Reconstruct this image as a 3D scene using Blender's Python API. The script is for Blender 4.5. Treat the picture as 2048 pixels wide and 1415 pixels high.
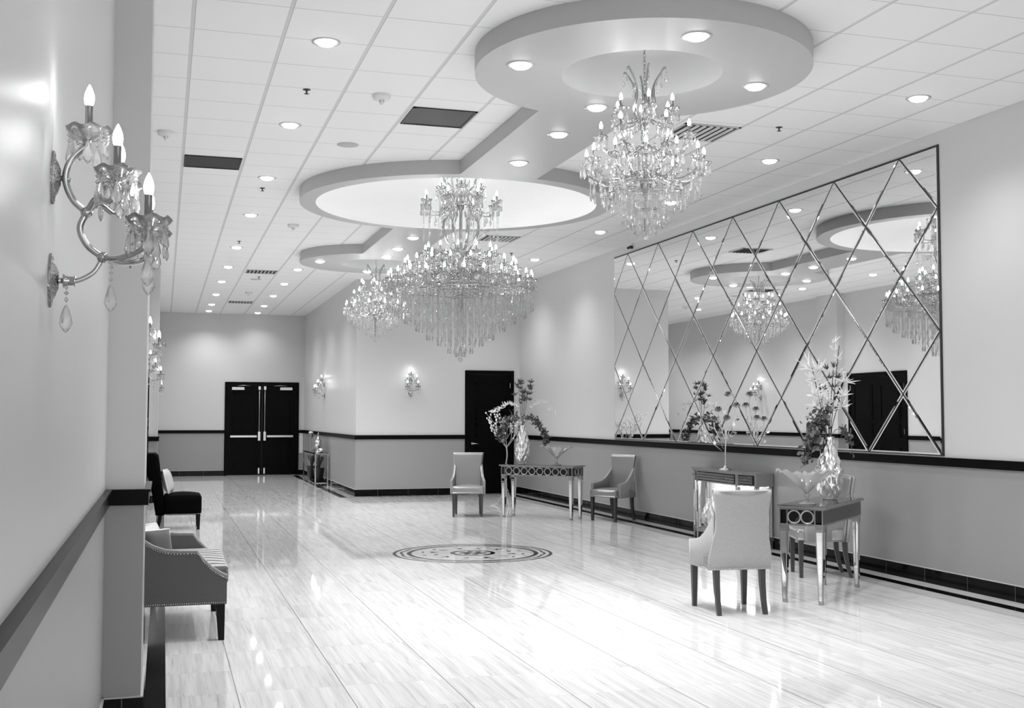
import bpy, bmesh, math, random
from math import sin, cos, pi, radians, sqrt, atan2
from mathutils import Vector, Matrix
R = random.Random(7)
for o in list(bpy.data.objects): bpy.data.objects.remove(o)
scn = bpy.context.scene
COL = scn.collection

# ------------------------------------------------------------------ camera
CAM = Vector((0, 0, 1.544))
f_px, pit, yaw, roll = 2295.3, .0540, .2947, .0013
fw = Vector((sin(yaw)*cos(pit), cos(yaw)*cos(pit), sin(pit)))
rt = Vector((cos(yaw), -sin(yaw), 0)); up = rt.cross(fw)
r2 = rt*cos(roll)+up*sin(roll); u2 = -rt*sin(roll)+up*cos(roll)
cd = bpy.data.cameras.new('camera'); cd.sensor_width = 36; cd.lens = 36*f_px/2048
cd.clip_start = .05; cd.clip_end = 200
cam = bpy.data.objects.new('camera', cd); COL.objects.link(cam)
cam.matrix_world = Matrix(((r2.x, u2.x, -fw.x, CAM.x), (r2.y, u2.y, -fw.y, CAM.y), (r2.z, u2.z, -fw.z, CAM.z), (0, 0, 0, 1)))
scn.camera = cam
# ------------------------------------------------------------------ world, exposure
w = bpy.data.worlds.new('world'); scn.world = w; w.use_nodes = True
w.node_tree.nodes['Background'].inputs[0].default_value = (1, 1, 1, 1)
w.node_tree.nodes['Background'].inputs[1].default_value = .8
scn.view_settings.view_transform = 'Standard'; scn.view_settings.look = 'None'
scn.view_settings.gamma = 1; scn.view_settings.use_curve_mapping = False
scn.view_settings.exposure = 1.26
SPOT_W = 56.0; SPOT_DEG = 135
COVE = 2.0
cy = scn.cycles
cy.use_denoising = True; cy.use_adaptive_sampling = True; cy.adaptive_threshold = .02
cy.max_bounces = 12; cy.diffuse_bounces = 4; cy.glossy_bounces = 6; cy.transmission_bounces = 10; cy.transparent_max_bounces = 24
cy.sample_clamp_indirect = 6; cy.caustics_reflective = False; cy.caustics_refractive = False

# ------------------------------------------------------------------ room numbers
CZ = 4.185; SZ = 4.035                   # ceiling and soffit underside
XL, XR, XB = -.27, 6.848, 3.55           # left wall, right wall, inner wall
YA, YF, YN = 22.03, 30.6, -4.0           # wall with single door, far wall, open end behind the camera
RX = 3.31                                # centre line of soffit

# ------------------------------------------------------------------ materials
def new_mat(name):
    m = bpy.data.materials.new(name); m.use_nodes = True
    return m, m.node_tree, m.node_tree.nodes['Principled BSDF']
def mat(name, v, rough=.5, metal=0., coat=0., emit=0., spec=.5, trans=0., ior=1.5, bump=None, sheen=0.):
    m, nt, b = new_mat(name)
    b.inputs['Base Color'].default_value = (v, v, v, 1)
    b.inputs['Roughness'].default_value = rough; b.inputs['Metallic'].default_value = metal
    b.inputs['Coat Weight'].default_value = coat; b.inputs['Coat Roughness'].default_value = .05
    b.inputs['Specular IOR Level'].default_value = spec; b.inputs['Transmission Weight'].default_value = trans
    b.inputs['IOR'].default_value = ior; b.inputs['Sheen Weight'].default_value = sheen
    if emit:
        b.inputs['Emission Color'].default_value = (1, 1, 1, 1); b.inputs['Emission Strength'].default_value = emit
    if bump:
        sc, st, d = bump
        n = nt.nodes.new('ShaderNodeTexNoise'); n.inputs['Scale'].default_value = sc; n.inputs['Detail'].default_value = 3
        tc = nt.nodes.new('ShaderNodeTexCoord'); nt.links.new(tc.outputs['Object'], n.inputs['Vector'])
        bp = nt.nodes.new('ShaderNodeBump'); bp.inputs['Strength'].default_value = st; bp.inputs['Distance'].default_value = d
        nt.links.new(n.outputs['Fac'], bp.inputs['Height']); nt.links.new(bp.outputs['Normal'], b.inputs['Normal'])
    return m
class G:
    """tiny node graph helper"""
    def __init__(s, nt): s.nt = nt
    def n(s, t, **k):
        x = s.nt.nodes.new(t)
        for a, b in k.items(): setattr(x, a, b)
        return x
    def l(s, a, b): s.nt.links.new(a, b)
    def m(s, op, *ins):
        x = s.n('ShaderNodeMath', operation=op)
        for i, v in enumerate(ins):
            if hasattr(v, 'type') and not isinstance(v, (int, float)): s.l(v, x.inputs[i])
            else: x.inputs[i].default_value = v
        return x.outputs[0]
    def line(s, c, x0, p, w):
        """1 inside a line of half width w repeating every p"""
        u = s.m('DIVIDE', s.m('SUBTRACT', c, x0), p)
        fr = s.m('SUBTRACT', u, s.m('FLOOR', u))
        d = s.m('MULTIPLY', s.m('MINIMUM', fr, s.m('SUBTRACT', 1., fr)), p)
        return s.m('LESS_THAN', d, w)
    def mix(s, fac, a, b):
        x = s.n('ShaderNodeMix', data_type='FLOAT')
        for i, v in zip((0, 2, 3), (fac, a, b)):
            if isinstance(v, (int, float)): x.inputs[i].default_value = v
            else: s.l(v, x.inputs[i])
        return x.outputs[0]
    def pos(s):
        g = s.n('ShaderNodeNewGeometry'); x = s.n('ShaderNodeSeparateXYZ'); s.l(g.outputs['Position'], x.inputs[0])
        return g.outputs['Position'], x.outputs[0], x.outputs[1], x.outputs[2]
    def grey(s, v):
        c = s.n('ShaderNodeCombineColor')
        for i in range(3): s.l(v, c.inputs[i])
        return c.outputs[0]

def floor_mat():
    m, nt, b = new_mat('marble_tile'); g = G(nt)
    P, x, y, z = g.pos()
    TX, TY = .594, .577
    lx = g.line(x, .42, TX, .0024); ly = g.line(y, 6.09, TY, .0012)
    ix = g.m('FLOOR', g.m('DIVIDE', g.m('SUBTRACT', x, .42), TX)); iy = g.m('FLOOR', g.m('DIVIDE', g.m('SUBTRACT', y, 6.09), TY))
    wn = g.n('ShaderNodeTexWhiteNoise', noise_dimensions='2D'); cv = g.n('ShaderNodeCombineXYZ'); g.l(ix, cv.inputs[0]); g.l(iy, cv.inputs[1]); g.l(cv.outputs[0], wn.inputs['Vector'])
    rnd = wn.outputs['Value']
    v2 = g.n('ShaderNodeCombineXYZ')
    g.l(g.m('MULTIPLY', x, 13.), v2.inputs[0]); g.l(g.m('MULTIPLY', y, .38), v2.inputs[1]); g.l(g.m('MULTIPLY', rnd, 40.), v2.inputs[2])
    n1 = g.n('ShaderNodeTexNoise'); n1.inputs['Scale'].default_value = 2.2; n1.inputs['Detail'].default_value = 5; n1.inputs['Distortion'].default_value = .25
    g.l(v2.outputs[0], n1.inputs['Vector'])
    n2 = g.n('ShaderNodeTexNoise'); n2.inputs['Scale'].default_value = 6.; n2.inputs['Detail'].default_value = 3; n2.inputs['Distortion'].default_value = .1
    g.l(v2.outputs[0], n2.inputs['Vector'])
    mr = g.n('ShaderNodeMapRange'); mr.inputs[1].default_value = .3; mr.inputs[2].default_value = .7; mr.inputs[3].default_value = -.13; mr.inputs[4].default_value = .08
    g.l(n1.outputs['Fac'], mr.inputs[0])
    mr2 = g.n('ShaderNodeMapRange'); mr2.inputs[1].default_value = .55; mr2.inputs[2].default_value = .75; mr2.inputs[3].default_value = 0.; mr2.inputs[4].default_value = -.18
    g.l(n2.outputs['Fac'], mr2.inputs[0])
    base = g.m('ADD', g.m('ADD', .76, g.m('ADD', mr.outputs[0], mr2.outputs[0])), g.m('MULTIPLY', g.m('SUBTRACT', rnd, .5), .04))
    base = g.mix(g.m('MULTIPLY', ly, .55), base, .3)
    base = g.mix(lx, base, .16)
    g.l(g.grey(base), b.inputs['Base Color'])
    b.inputs['Roughness'].default_value = .045; b.inputs['IOR'].default_value = 1.55; b.inputs['Specular IOR Level'].default_value = .6
    return m
def ceiling_mat():
    m, nt, b = new_mat('ceiling_tile'); g = G(nt)
    P, x, y, z = g.pos(); S = .6096
    bar = g.line(x, .147, S, .0115); e1 = g.line(x, .147+.012, S, .0022); e2 = g.line(x, .147-.012, S, .0022)
    cr = g.line(y, .703, S, .0035)
    n = g.n('ShaderNodeTexNoise'); n.inputs['Scale'].default_value = 90.; g.l(P, n.inputs['Vector'])
    base = g.m('ADD', .92, g.m('MULTIPLY', g.m('SUBTRACT', n.outputs['Fac'], .5), .03))
    base = g.mix(cr, base, .5); base = g.mix(bar, base, .70); base = g.mix(g.m('MAXIMUM', e1, g.m('MULTIPLY', e2, .4)), base, .45)  # edge and cross lines put the shadow gaps around the tiles into the colour
    g.l(g.grey(base), b.inputs['Base Color']); b.inputs['Roughness'].default_value = .8; b.inputs['Specular IOR Level'].default_value = .2
    return m
def wall_mat():
    m, nt, b = new_mat('wall_paint'); g = G(nt)
    P, x, y, z = g.pos()
    low = g.m('LESS_THAN', z, 1.13)
    g.l(g.grey(g.mix(low, .63, .31)), b.inputs['Base Color'])
    mp = g.n('ShaderNodeMapping'); mp.inputs['Scale'].default_value = (.9, .9, .4); g.l(P, mp.inputs[0])
    n = g.n('ShaderNodeTexNoise'); n.inputs['Scale'].default_value = 1.6; n.inputs['Detail'].default_value = 2; g.l(mp.outputs[0], n.inputs['Vector'])
    n2 = g.n('ShaderNodeTexNoise'); n2.inputs['Scale'].default_value = 240; g.l(P, n2.inputs['Vector'])
    bp = g.n('ShaderNodeBump'); bp.inputs['Strength'].default_value = .25; bp.inputs['Distance'].default_value = .02; g.l(n.outputs['Fac'], bp.inputs['Height'])
    bp2 = g.n('ShaderNodeBump'); bp2.inputs['Strength'].default_value = .08; bp2.inputs['Distance'].default_value = .001; g.l(n2.outputs['Fac'], bp2.inputs['Height']); g.l(bp.outputs[0], bp2.inputs['Normal'])
    g.l(bp2.outputs[0], b.inputs['Normal'])
    b.inputs['Roughness'].default_value = .38; b.inputs['Specular IOR Level'].default_value = .5
    return m
def crystal_mat(name='crystal', dif=.24):
    m = bpy.data.materials.new(name); m.use_nodes = True; nt = m.node_tree; g = G(nt)
    nt.nodes.clear()
    out = g.n('ShaderNodeOutputMaterial')
    gl = g.n('ShaderNodeBsdfGlossy'); gl.inputs['Roughness'].default_value = .04
    gs = g.n('ShaderNodeBsdfGlass'); gs.inputs['IOR'].default_value = 1.5; gs.inputs['Roughness'].default_value = .0
    tr = g.n('ShaderNodeBsdfTransparent')
    df = g.n('ShaderNodeBsdfTranslucent'); df.inputs['Color'].default_value = (.95, .95, .95, 1)
    d2 = g.n('ShaderNodeBsdfDiffuse'); d2.inputs['Color'].default_value = (.95, .95, .95, 1)
    fr = g.n('ShaderNodeFresnel'); fr.inputs['IOR'].default_value = 1.5
    a = g.n('ShaderNodeMixShader'); a.inputs[0].default_value = .5; g.l(tr.outputs[0], a.inputs[1]); g.l(gs.outputs[0], a.inputs[2])
    c = g.n('ShaderNodeMixShader'); c.inputs[0].default_value = .5; g.l(df.outputs[0], c.inputs[1]); g.l(d2.outputs[0], c.inputs[2])
    e = g.n('ShaderNodeMixShader'); e.inputs[0].default_value = dif; g.l(a.outputs[0], e.inputs[1]); g.l(c.outputs[0], e.inputs[2])
    h = g.n('ShaderNodeMixShader'); g.l(fr.outputs[0], h.inputs[0]); g.l(e.outputs[0], h.inputs[1]); g.l(gl.outputs[0], h.inputs[2])
    g.l(h.outputs[0], out.inputs[0])
    return m
def fabric_mat(name, v, stripe=None):
    m, nt, b = new_mat(name); g = G(nt)
    tc = g.n('ShaderNodeTexCoord'); mp = g.n('ShaderNodeMapping'); mp.inputs['Scale'].default_value = (18, 18, 90); g.l(tc.outputs['Object'], mp.inputs[0])
    n = g.n('ShaderNodeTexNoise'); n.inputs['Scale'].default_value = 3; n.inputs['Detail'].default_value = 4; g.l(mp.outputs[0], n.inputs['Vector'])
    base = g.m('ADD', v, g.m('MULTIPLY', g.m('SUBTRACT', n.outputs['Fac'], .5), v*.45))
    if stripe:
        sp = g.n('ShaderNodeSeparateXYZ'); g.l(tc.outputs['Object'], sp.inputs[0])
        base = g.mix(g.line(sp.outputs[0], 0, stripe, stripe*.22), base, v*.22)
    g.l(g.grey(base), b.inputs['Base Color']); b.inputs['Roughness'].default_value = .9; b.inputs['Sheen Weight'].default_value = .3
    bp = g.n('ShaderNodeBump'); bp.inputs['Strength'].default_value = .3; bp.inputs['Distance'].default_value = .001; g.l(n.outputs['Fac'], bp.inputs['Height']); g.l(bp.outputs[0], b.inputs['Normal'])
    return m
def wood_mat(name, v, rough, spec=.5):
    m, nt, b = new_mat(name); g = G(nt)
    tc = g.n('ShaderNodeTexCoord'); mp = g.n('ShaderNodeMapping'); mp.inputs['Scale'].default_value = (14, 14, 2.); g.l(tc.outputs['Object'], mp.inputs[0])
    n = g.n('ShaderNodeTexNoise'); n.inputs['Scale'].default_value = 2; n.inputs['Detail'].default_value = 5; g.l(mp.outputs[0], n.inputs['Vector'])
    g.l(g.grey(g.m('ADD', v*.6, g.m('MULTIPLY', n.outputs['Fac'], v*.8))), b.inputs['Base Color']); b.inputs['Roughness'].default_value = rough; b.inputs['Specular IOR Level'].default_value = spec
    return m
def granite_mat():
    m, nt, b = new_mat('black_tile'); g = G(nt)
    P, x, y, z = g.pos()
    l1 = g.line(y, 8.04, .597, .003); l2 = g.line(x, .42, .594, .003); l3 = g.m('GREATER_THAN', z, .004)
    g.l(g.grey(g.mix(g.m('MULTIPLY', g.m('MAXIMUM', l1, l2), l3), .004, .09)), b.inputs['Base Color'])
    b.inputs['Roughness'].default_value = .10; b.inputs['Specular IOR Level'].default_value = .10
    return m
M = dict(
    floor=floor_mat(), ceil=ceiling_mat(), wall=wall_mat(), crystal=crystal_mat(), glassware=crystal_mat('cut_glass', .36), granite=granite_mat(),
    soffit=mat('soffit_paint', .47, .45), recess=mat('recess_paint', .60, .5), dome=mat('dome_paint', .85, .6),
    rail=wood_mat('dark_wood_rail', .003, .3, .07), door=wood_mat('dark_wood_door', .002, .35, .06), caulk=mat('caulk', .5, .6),
    silver=mat('silver', .80, .22, 1.), chrome=mat('chrome', .6, .12, 1.), plate=mat('faceted_plate', .35, .15, 1., bump=(160, .9, .004)), steel=mat('brushed_steel', .62, .3, 1.),
    arm=mat('glass_covered_metal', .42, .12, 1., coat=1.), candle=mat('candle_sleeve', .22, .25, .7), bulb=mat('bulb', .9, .3, emit=29.), bulb2=mat('sconce_bulb', .9, .3, emit=14.),
    lens=mat('lamp_lens', .9, .3, emit=5.), cove=mat('cove_tube', .9, .5, emit=COVE), led=mat('lit_strip', .9, .5, emit=12.),
    trim=mat('fixture_trim', .5, .3, .3), white=mat('white_plastic', .75, .4), darkvent=mat('vent_dark', .012, .5, spec=.2), grille=mat('speaker_grille', .55, .8),
    black=mat('black_metal', .02, .4), mirror=mat('mirror', .93, .0, 1.), smoked=mat('mirrored_panel', .07, .03, 1.), topm=mat('mirror_top', .28, .02, 1.), petal=mat('petal_silver', .5, .18, 1.), glass=mat('clear_glass', 1., .0, trans=1., ior=1.45),
    champ=mat('champagne_trim', .42, .28, .9), leather=mat('silver_leather', .30, .30, .55, bump=(25, .12, .01)), linen=fabric_mat('linen', .36),
    cleg=wood_mat('grey_wood_leg', .035, .4), grey=fabric_mat('grey_upholstery', .085), stripe=fabric_mat('striped_seat', .5, .15),
    blackv=mat('black_velvet', .002, .8, spec=.05), blackleg=mat('black_leg', .003, .4, spec=.15), pillow=mat('silver_pillow', .62, .4, .25, bump=(30, .3, .02)),
    stem=mat('plant_stem', .05, .6), bloom=mat('pale_bloom', .82, .7), leafd=mat('dark_leaf', .075, .55), leafm=mat('mid_leaf', .2, .5), bud=mat('lit_bud', .9, .3, emit=3.),
    twig=mat('pale_metal_twig', .45, .35, .6), pearl=mat('white_pearl', .85, .15), inlay=mat('black_inlay', .012, .08), inlaym=mat('grey_inlay', .35, .1), field=mat('medallion_field', .74, .06),
    stud=mat('nailhead', .6, .25, 1.), board=mat('mirror_backing', .012, .3), sign=mat('white_panel', .75, .5), wht=mat('white_gloss', .8, .2),
)
# ------------------------------------------------------------------ object helpers
def tag(o, label=None, cat=None, group=None, kind=None):
    if label: o['label'] = label
    if cat: o['category'] = cat
    if group: o['group'] = group
    if kind: o['kind'] = kind
    return o
def thing(name, label, cat, loc=(0, 0, 0), rz=0., group=None):
    o = bpy.data.objects.new(name, None); COL.objects.link(o); o.empty_display_size = .1
    o.location = loc; o.rotation_euler = (0, 0, rz)
    return tag(o, label, cat, group)
def link(name, me, parent=None, loc=(0, 0, 0), rz=0.):
    o = bpy.data.objects.new(name, me); COL.objects.link(o); o.parent = parent
    o.location = loc; o.rotation_euler = (0, 0, rz)
    return o
class B:
    """mesh collector"""
    def __init__(s): s.v = []; s.f = []; s.sm = []
    def add(s, V, F, smooth=False, T=None):
        n = len(s.v)
        s.v += [tuple(T @ Vector(p)) if T else tuple(p) for p in V]
        s.f += [[n+i for i in q] for q in F]; s.sm += [smooth]*len(F)
        return s
    def box(s, x0, x1, y0, y1, z0, z1, T=None):
        V = [(x, y, z) for z in (z0, z1) for y in (y0, y1) for x in (x0, x1)]
        return s.add(V, [(0, 2, 3, 1), (4, 5, 7, 6), (0, 1, 5, 4), (2, 6, 7, 3), (0, 4, 6, 2), (1, 3, 7, 5)], T=T)
    def prism(s, pts, z0, z1, T=None):
        n = len(pts)
        V = [(p[0], p[1], z0) for p in pts]+[(p[0], p[1], z1) for p in pts]
        F = [tuple(range(n-1, -1, -1)), tuple(range(n, 2*n))]+[(i, (i+1) % n, n+(i+1) % n, n+i) for i in range(n)]
        return s.add(V, F, T=T)
    def loft(s, rings, smooth=True, cap=True, T=None, closed=True):
        n = len(rings[0]); V = [p for r in rings for p in r]; F = []
        m = n if closed else n-1
        for k in range(len(rings)-1):
            for i in range(m):
                j = (i+1) % n; F.append((k*n+i, k*n+j, (k+1)*n+j, (k+1)*n+i))
        s.add(V, F, smooth, T)
        if cap and closed:
            s.add(rings[0], [tuple(range(n-1, -1, -1))], False, T); s.add(rings[-1], [tuple(range(n))], False, T)
        return s
    def tube(s, path, r, n=8, T=None, cap=True):
        P = [Vector(p) for p in path]; rings = []
        rr = r if isinstance(r, (list, tuple)) else [r]*len(P)
        prev = None
        for i, p in enumerate(P):
            d = (P[min(i+1, len(P)-1)]-P[max(i-1, 0)])
            d = d.normalized() if d.length > 1e-9 else Vector((0, 0, 1))
            if prev is None:
                a = Vector((0, 0, 1)) if abs(d.z) < .9 else Vector((1, 0, 0)); u = d.cross(a).normalized()
            else:
                u = (prev-d*prev.dot(d)); u = u.normalized() if u.length > 1e-6 else d.orthogonal().normalized()
            prev = u; v = d.cross(u)
            rings.append([tuple(p+(u*cos(2*pi*k/n)+v*sin(2*pi*k/n))*rr[i]) for k in range(n)])
        return s.loft(rings, True, cap, T)
    def lathe(s, prof, n=24, T=None, cap=True, smooth=True):
        return s.loft([[(r*cos(2*pi*k/n), r*sin(2*pi*k/n), z) for k in range(n)] for r, z in prof], smooth, cap, T)
    def torus(s, R0, r, n=32, m=6, T=None, z=0):
        rings = [[((R0+r*cos(2*pi*j/m))*cos(2*pi*i/n), (R0+r*cos(2*pi*j/m))*sin(2*pi*i/n), z+r*sin(2*pi*j/m)) for j in range(m)] for i in range(n+1)]
        return s.loft(rings, True, False, T)
    def octa(s, c, rx, rz, n=4, T=None, zc=0.):
        x, y, z = c
        V = [(x, y, z+rz)]+[(x+rx*cos(2*pi*k/n), y+rx*sin(2*pi*k/n), z+zc) for k in range(n)]+[(x, y, z-rz)]
        F = [(0, 1+k, 1+(k+1) % n) for k in range(n)]+[(n+1, 1+(k+1) % n, 1+k) for k in range(n)]
        return s.add(V, F, False, T)
    def ball(s, c, r, n=10, m=6, T=None, sq=(1, 1, 1)):
        rings = [[(c[0]+sq[0]*r*sin(pi*j/m)*cos(2*pi*k/n), c[1]+sq[1]*r*sin(pi*j/m)*sin(2*pi*k/n), c[2]-sq[2]*r*cos(pi*j/m)) for k in range(n)] for j in range(1, m)]
        s.loft(rings, True, True, T); return s
    def mesh(s, name, mt):
        me = bpy.data.meshes.new(name); me.from_pydata(s.v, [], s.f); me.materials.append(mt)
        me.polygons.foreach_set('use_smooth', s.sm); me.update()
        bm = bmesh.new(); bm.from_mesh(me); bmesh.ops.remove_doubles(bm, verts=bm.verts, dist=1e-6); bmesh.ops.recalc_face_normals(bm, faces=bm.faces); bm.to_mesh(me); bm.free()
        return me
    def obj(s, name, mt, parent=None, loc=(0, 0, 0), rz=0.): return link(name, s.mesh(name, mt), parent, loc, rz)
def rbox(name, x0, x1, y0, y1, z0, z1, r, mt, parent=None, seg=3, puff=0.):
    b = B().box(x0, x1, y0, y1, z0, z1); me = b.mesh(name, mt)
    bm = bmesh.new(); bm.from_mesh(me)
    if puff:
        bmesh.ops.subdivide_edges(bm, edges=bm.edges, cuts=5, use_grid_fill=True)
        for v in bm.verts:
            if abs(v.co.z-z1) < 1e-5:
                a = (v.co.x-(x0+x1)/2)/((x1-x0)/2); c = (v.co.y-(y0+y1)/2)/((y1-y0)/2)
                v.co.z += puff*(1-a*a)*(1-c*c)
    ed = [e for e in bm.edges if len(e.link_faces) == 2 and e.calc_face_angle(0) > .9]
    bmesh.ops.bevel(bm, geom=ed, offset=r, segments=seg, affect='EDGES', profile=.5, clamp_overlap=True)
    bm.to_mesh(me); bm.free(); me.polygons.foreach_set('use_smooth', [True]*len(me.polygons))
    return link(name, me, parent)
def struct(name, b, mt):
    return tag(b.obj(name, mt), kind='structure')
def spline(pts, n=6):
    P = [Vector(p) for p in pts]; out = []
    Q = [P[0]*2-P[1]]+P+[P[-1]*2-P[-2]]
    for i in range(1, len(Q)-2):
        a, b_, c, d = Q[i-1:i+3]
        for k in range(n):
            t = k/n
            out.append(.5*((2*b_)+(c-a)*t+(2*a-5*b_+4*c-d)*t*t+(3*b_-a-3*c+d)*t**3))
    out.append(P[-1]); return [tuple(p) for p in out]

# ------------------------------------------------------------------ setting: floor, walls, ceiling
struct('floor', B().box(XL-.3, XR+.3, YN, YF+.3, -.1, 0), M['floor'])
struct('wall_left', B().box(XL-.2, XL, YN, YF, 0, CZ), M['wall'])
struct('wall_right', B().box(XR, XR+.2, YN, YA, 0, CZ), M['wall'])
struct('wall_far', B().box(XL-.2, XB+.2, YF, YF+.2, 0, CZ), M['wall'])
struct('wall_inner', B().box(XB, XB+.2, YA, YF, 0, CZ), M['wall'])
struct('wall_back', B().box(XB+.2, XR+.2, YA, YA+.2, 0, CZ), M['wall'])
XP = -.085
PIL = [(6.15, 6.85), (21.4, 22.2)]
for y0, y1 in PIL:
    struct('wall_pilaster', B().box(XL, XP, y0, y1, 0, CZ), M['wall'])
# chair rails and base tiles follow the walls
def along(fn, z0, z1, d0, d1):
    """segments: strip of thickness d0..d1 off each wall face"""
def rail_strips(b, z0, z1, t):
    segs = [('x', XL, 1, YN, 6.15), ('x', XL, 1, 6.85, 19.22), ('x', XL, 1, 21.28, 21.4), ('x', XL, 1, 22.2, YF), ('x', XP, 1, 6.15-t, 6.85+t), ('x', XP, 1, 21.4-t, 22.2+t),
            ('y', 6.15, -1, XL, XP), ('y', 21.4, -1, XL, XP), ('y', YF, -1, XL, 1.52), ('y', YF, -1, 3.42, XB), ('x', XB, -1, YA-t, YF),
            ('y', YA, -1, XB, 5.714), ('y', YA, -1, 6.72, XR), ('x', XR, -1, YN, YA)]
    for k, c, s, a, e in segs:
        lo, hi = (c, c+t) if s > 0 else (c-t, c)
        if k == 'x': b.box(lo, hi, a, e, z0, z1)
        else: b.box(a, e, lo, hi, z0, z1)
    return b
struct('trim_1', rail_strips(rail_strips(B(), 1.092, 1.166, .022), 1.158, 1.172, .032), M['rail'])
struct('baseboard_1', rail_strips(B(), 0, .132, .012), M['granite'])
struct('trim_2', rail_strips(B(), .132, .139, .013), M['caulk'])
# black border inlaid in the floor, 13 cm wide
b = B()
zb = .0012
b.box(XP+.012, .04, YN, 30.2, -.01, zb)
b.box(XR-.32, XR-.19, YN, YA-.19, -.01, zb)
b.box(XB-.29, XR-.32, YA-.32+.13, YA-.19+.03, -.01, zb)
b.box(XB-.32, XB-.19, YA-.19, YF-.35, -.01, zb)
struct('trim_3', b, M['granite'])

def circle(cx, cy, r, n=96, a0=0., a1=2*pi): return [(cx+r*cos(a0+(a1-a0)*k/n), cy+r*sin(a0+(a1-a0)*k/n)) for k in range(n)]
def fill(outer, holes, z, name):
    bm = bmesh.new(); ed = []
    for L in [outer]+holes:
        vs = [bm.verts.new((p[0], p[1], z)) for p in L]
        ed += [bm.edges.new((vs[i], vs[(i+1) % len(vs)])) for i in range(len(vs))]
    bmesh.ops.triangle_fill(bm, edges=ed, use_beauty=True, use_dissolve=False)
    for fc in bm.faces:
        if fc.normal.z > 0: fc.normal_flip()
    V = [tuple(v.co) for v in bm.verts]; bm.verts.index_update(); F = [[v.index for v in fc.verts] for fc in bm.faces]; bm.free()
    return V, F
RINGS = [(7.65, 1.22, .585), (13.18, 1.845, 1.66), (18.62, 1.235, .575)]
V, F = fill([(XL-.2, YN), (XR+.2, YN), (XR+.2, YF+.2), (XL-.2, YF+.2)], [circle(RX, y, ri+.03) for y, ro, ri in RINGS], CZ, 'c')
struct('ceiling', B().add(V, F), M['ceil'])
# soffit outline
HW = .414
def soffit_outline():
    pts = []
    arcs = []
    for k, (y, ro, ri) in enumerate(RINGS): arcs.append((y, ro, math.asin(HW/ro)))
    y, r, a = arcs[0]; right = []; left = []
    N = 48
    # right side going up in y : ring1 from angle -90deg to 90-a, then ring2 ...
    def arc(y, r, a0, a1): return [(RX+r*cos(a0+(a1-a0)*i/N), y+r*sin(a0+(a1-a0)*i/N)) for i in range(N+1)]
    R1 = arc(arcs[0][0], arcs[0][1], -pi/2, pi/2-arcs[0][2])
    R2 = arc(arcs[1][0], arcs[1][1], -pi/2+arcs[1][2], pi/2-arcs[1][2])
    R3 = arc(arcs[2][0], arcs[2][1], -pi/2+arcs[2][2], pi/2)
    right = R1+R2+R3
    left = [(2*RX-x, y) for x, y in reversed(right)]
    return right+left[1:-1]
OUT = soffit_outline()
b = B(); V, F = fill(OUT, [circle(RX, y, ri) for y, ro, ri in RINGS], SZ, 's'); b.add(V, F)
n = len(OUT); b.add([(x, y, SZ) for x, y in OUT]+[(x, y, CZ-.001) for x, y in OUT], [(i, (i+1) % n, n+(i+1) % n, n+i) for i in range(n)])
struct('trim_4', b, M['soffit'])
# recesses: two plain ones, one lit dome
b = B()
for y, ro, ri in (RINGS[0], RINGS[2]):
    prof = [(ri, SZ), (ri, SZ+.30)]+[(ri-.25*(1-cos(t)), SZ+.30+.14*sin(t)) for t in [radians(d) for d in (15, 30, 45, 60, 75, 90)]]+[(.001, SZ+.45)]
    b.lathe(prof, 96, Matrix.Translation((RX, y, 0)), cap=False)
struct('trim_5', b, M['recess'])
y, ro, ri = RINGS[1]; T = Matrix.Translation((RX, y, 0))
b = B().lathe([(ri, SZ), (ri, SZ+.012), (ri+.004, SZ+.03)]+[((ri+.004)*cos(t)**.8, SZ+.03+.46*sin(t)) for t in [radians(d) for d in range(4, 90, 4)]]+[(.001, SZ+.49)], 128, T, cap=False)
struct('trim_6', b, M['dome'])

# ------------------------------------------------------------------ doors
def panel_frame(b, x0, x1, z0, z1, y, d=.012, w=.03):
    b.box(x0, x1, y-d, y, z0, z0+w); b.box(x0, x1, y-d, y, z1-w, z1); b.box(x0, x0+w, y-d, y, z0, z1); b.box(x1-w, x1, y-d, y, z0, z1)
    b.box(x0+w*2, x1-w*2, y-d*.5, y, z0+w*2, z1-w*2)
def door_leaf(name, x0, x1, h, y, par):
    b = B().box(x0, x1, y, y+.045, .012, h)
    w_ = x1-x0; a = x0+.13; c = x1-.13
    panel_frame(b, a, c, h-1.0*h/2.34+.12, h-.17, y); panel_frame(b, a, c, 1.13, 1.40, y); panel_frame(b, a, c, .26, .93, y)
    return b.obj(name, M['door'], par)
def casing(b, x0, x1, h, y, w=.075, d=.03):
    b.box(x0, x0+w, y-d, y, 0, h); b.box(x1-w, x1, y-d, y, 0, h); b.box(x0+w, x1-w, y-d, y, h-w, h); return b
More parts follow.
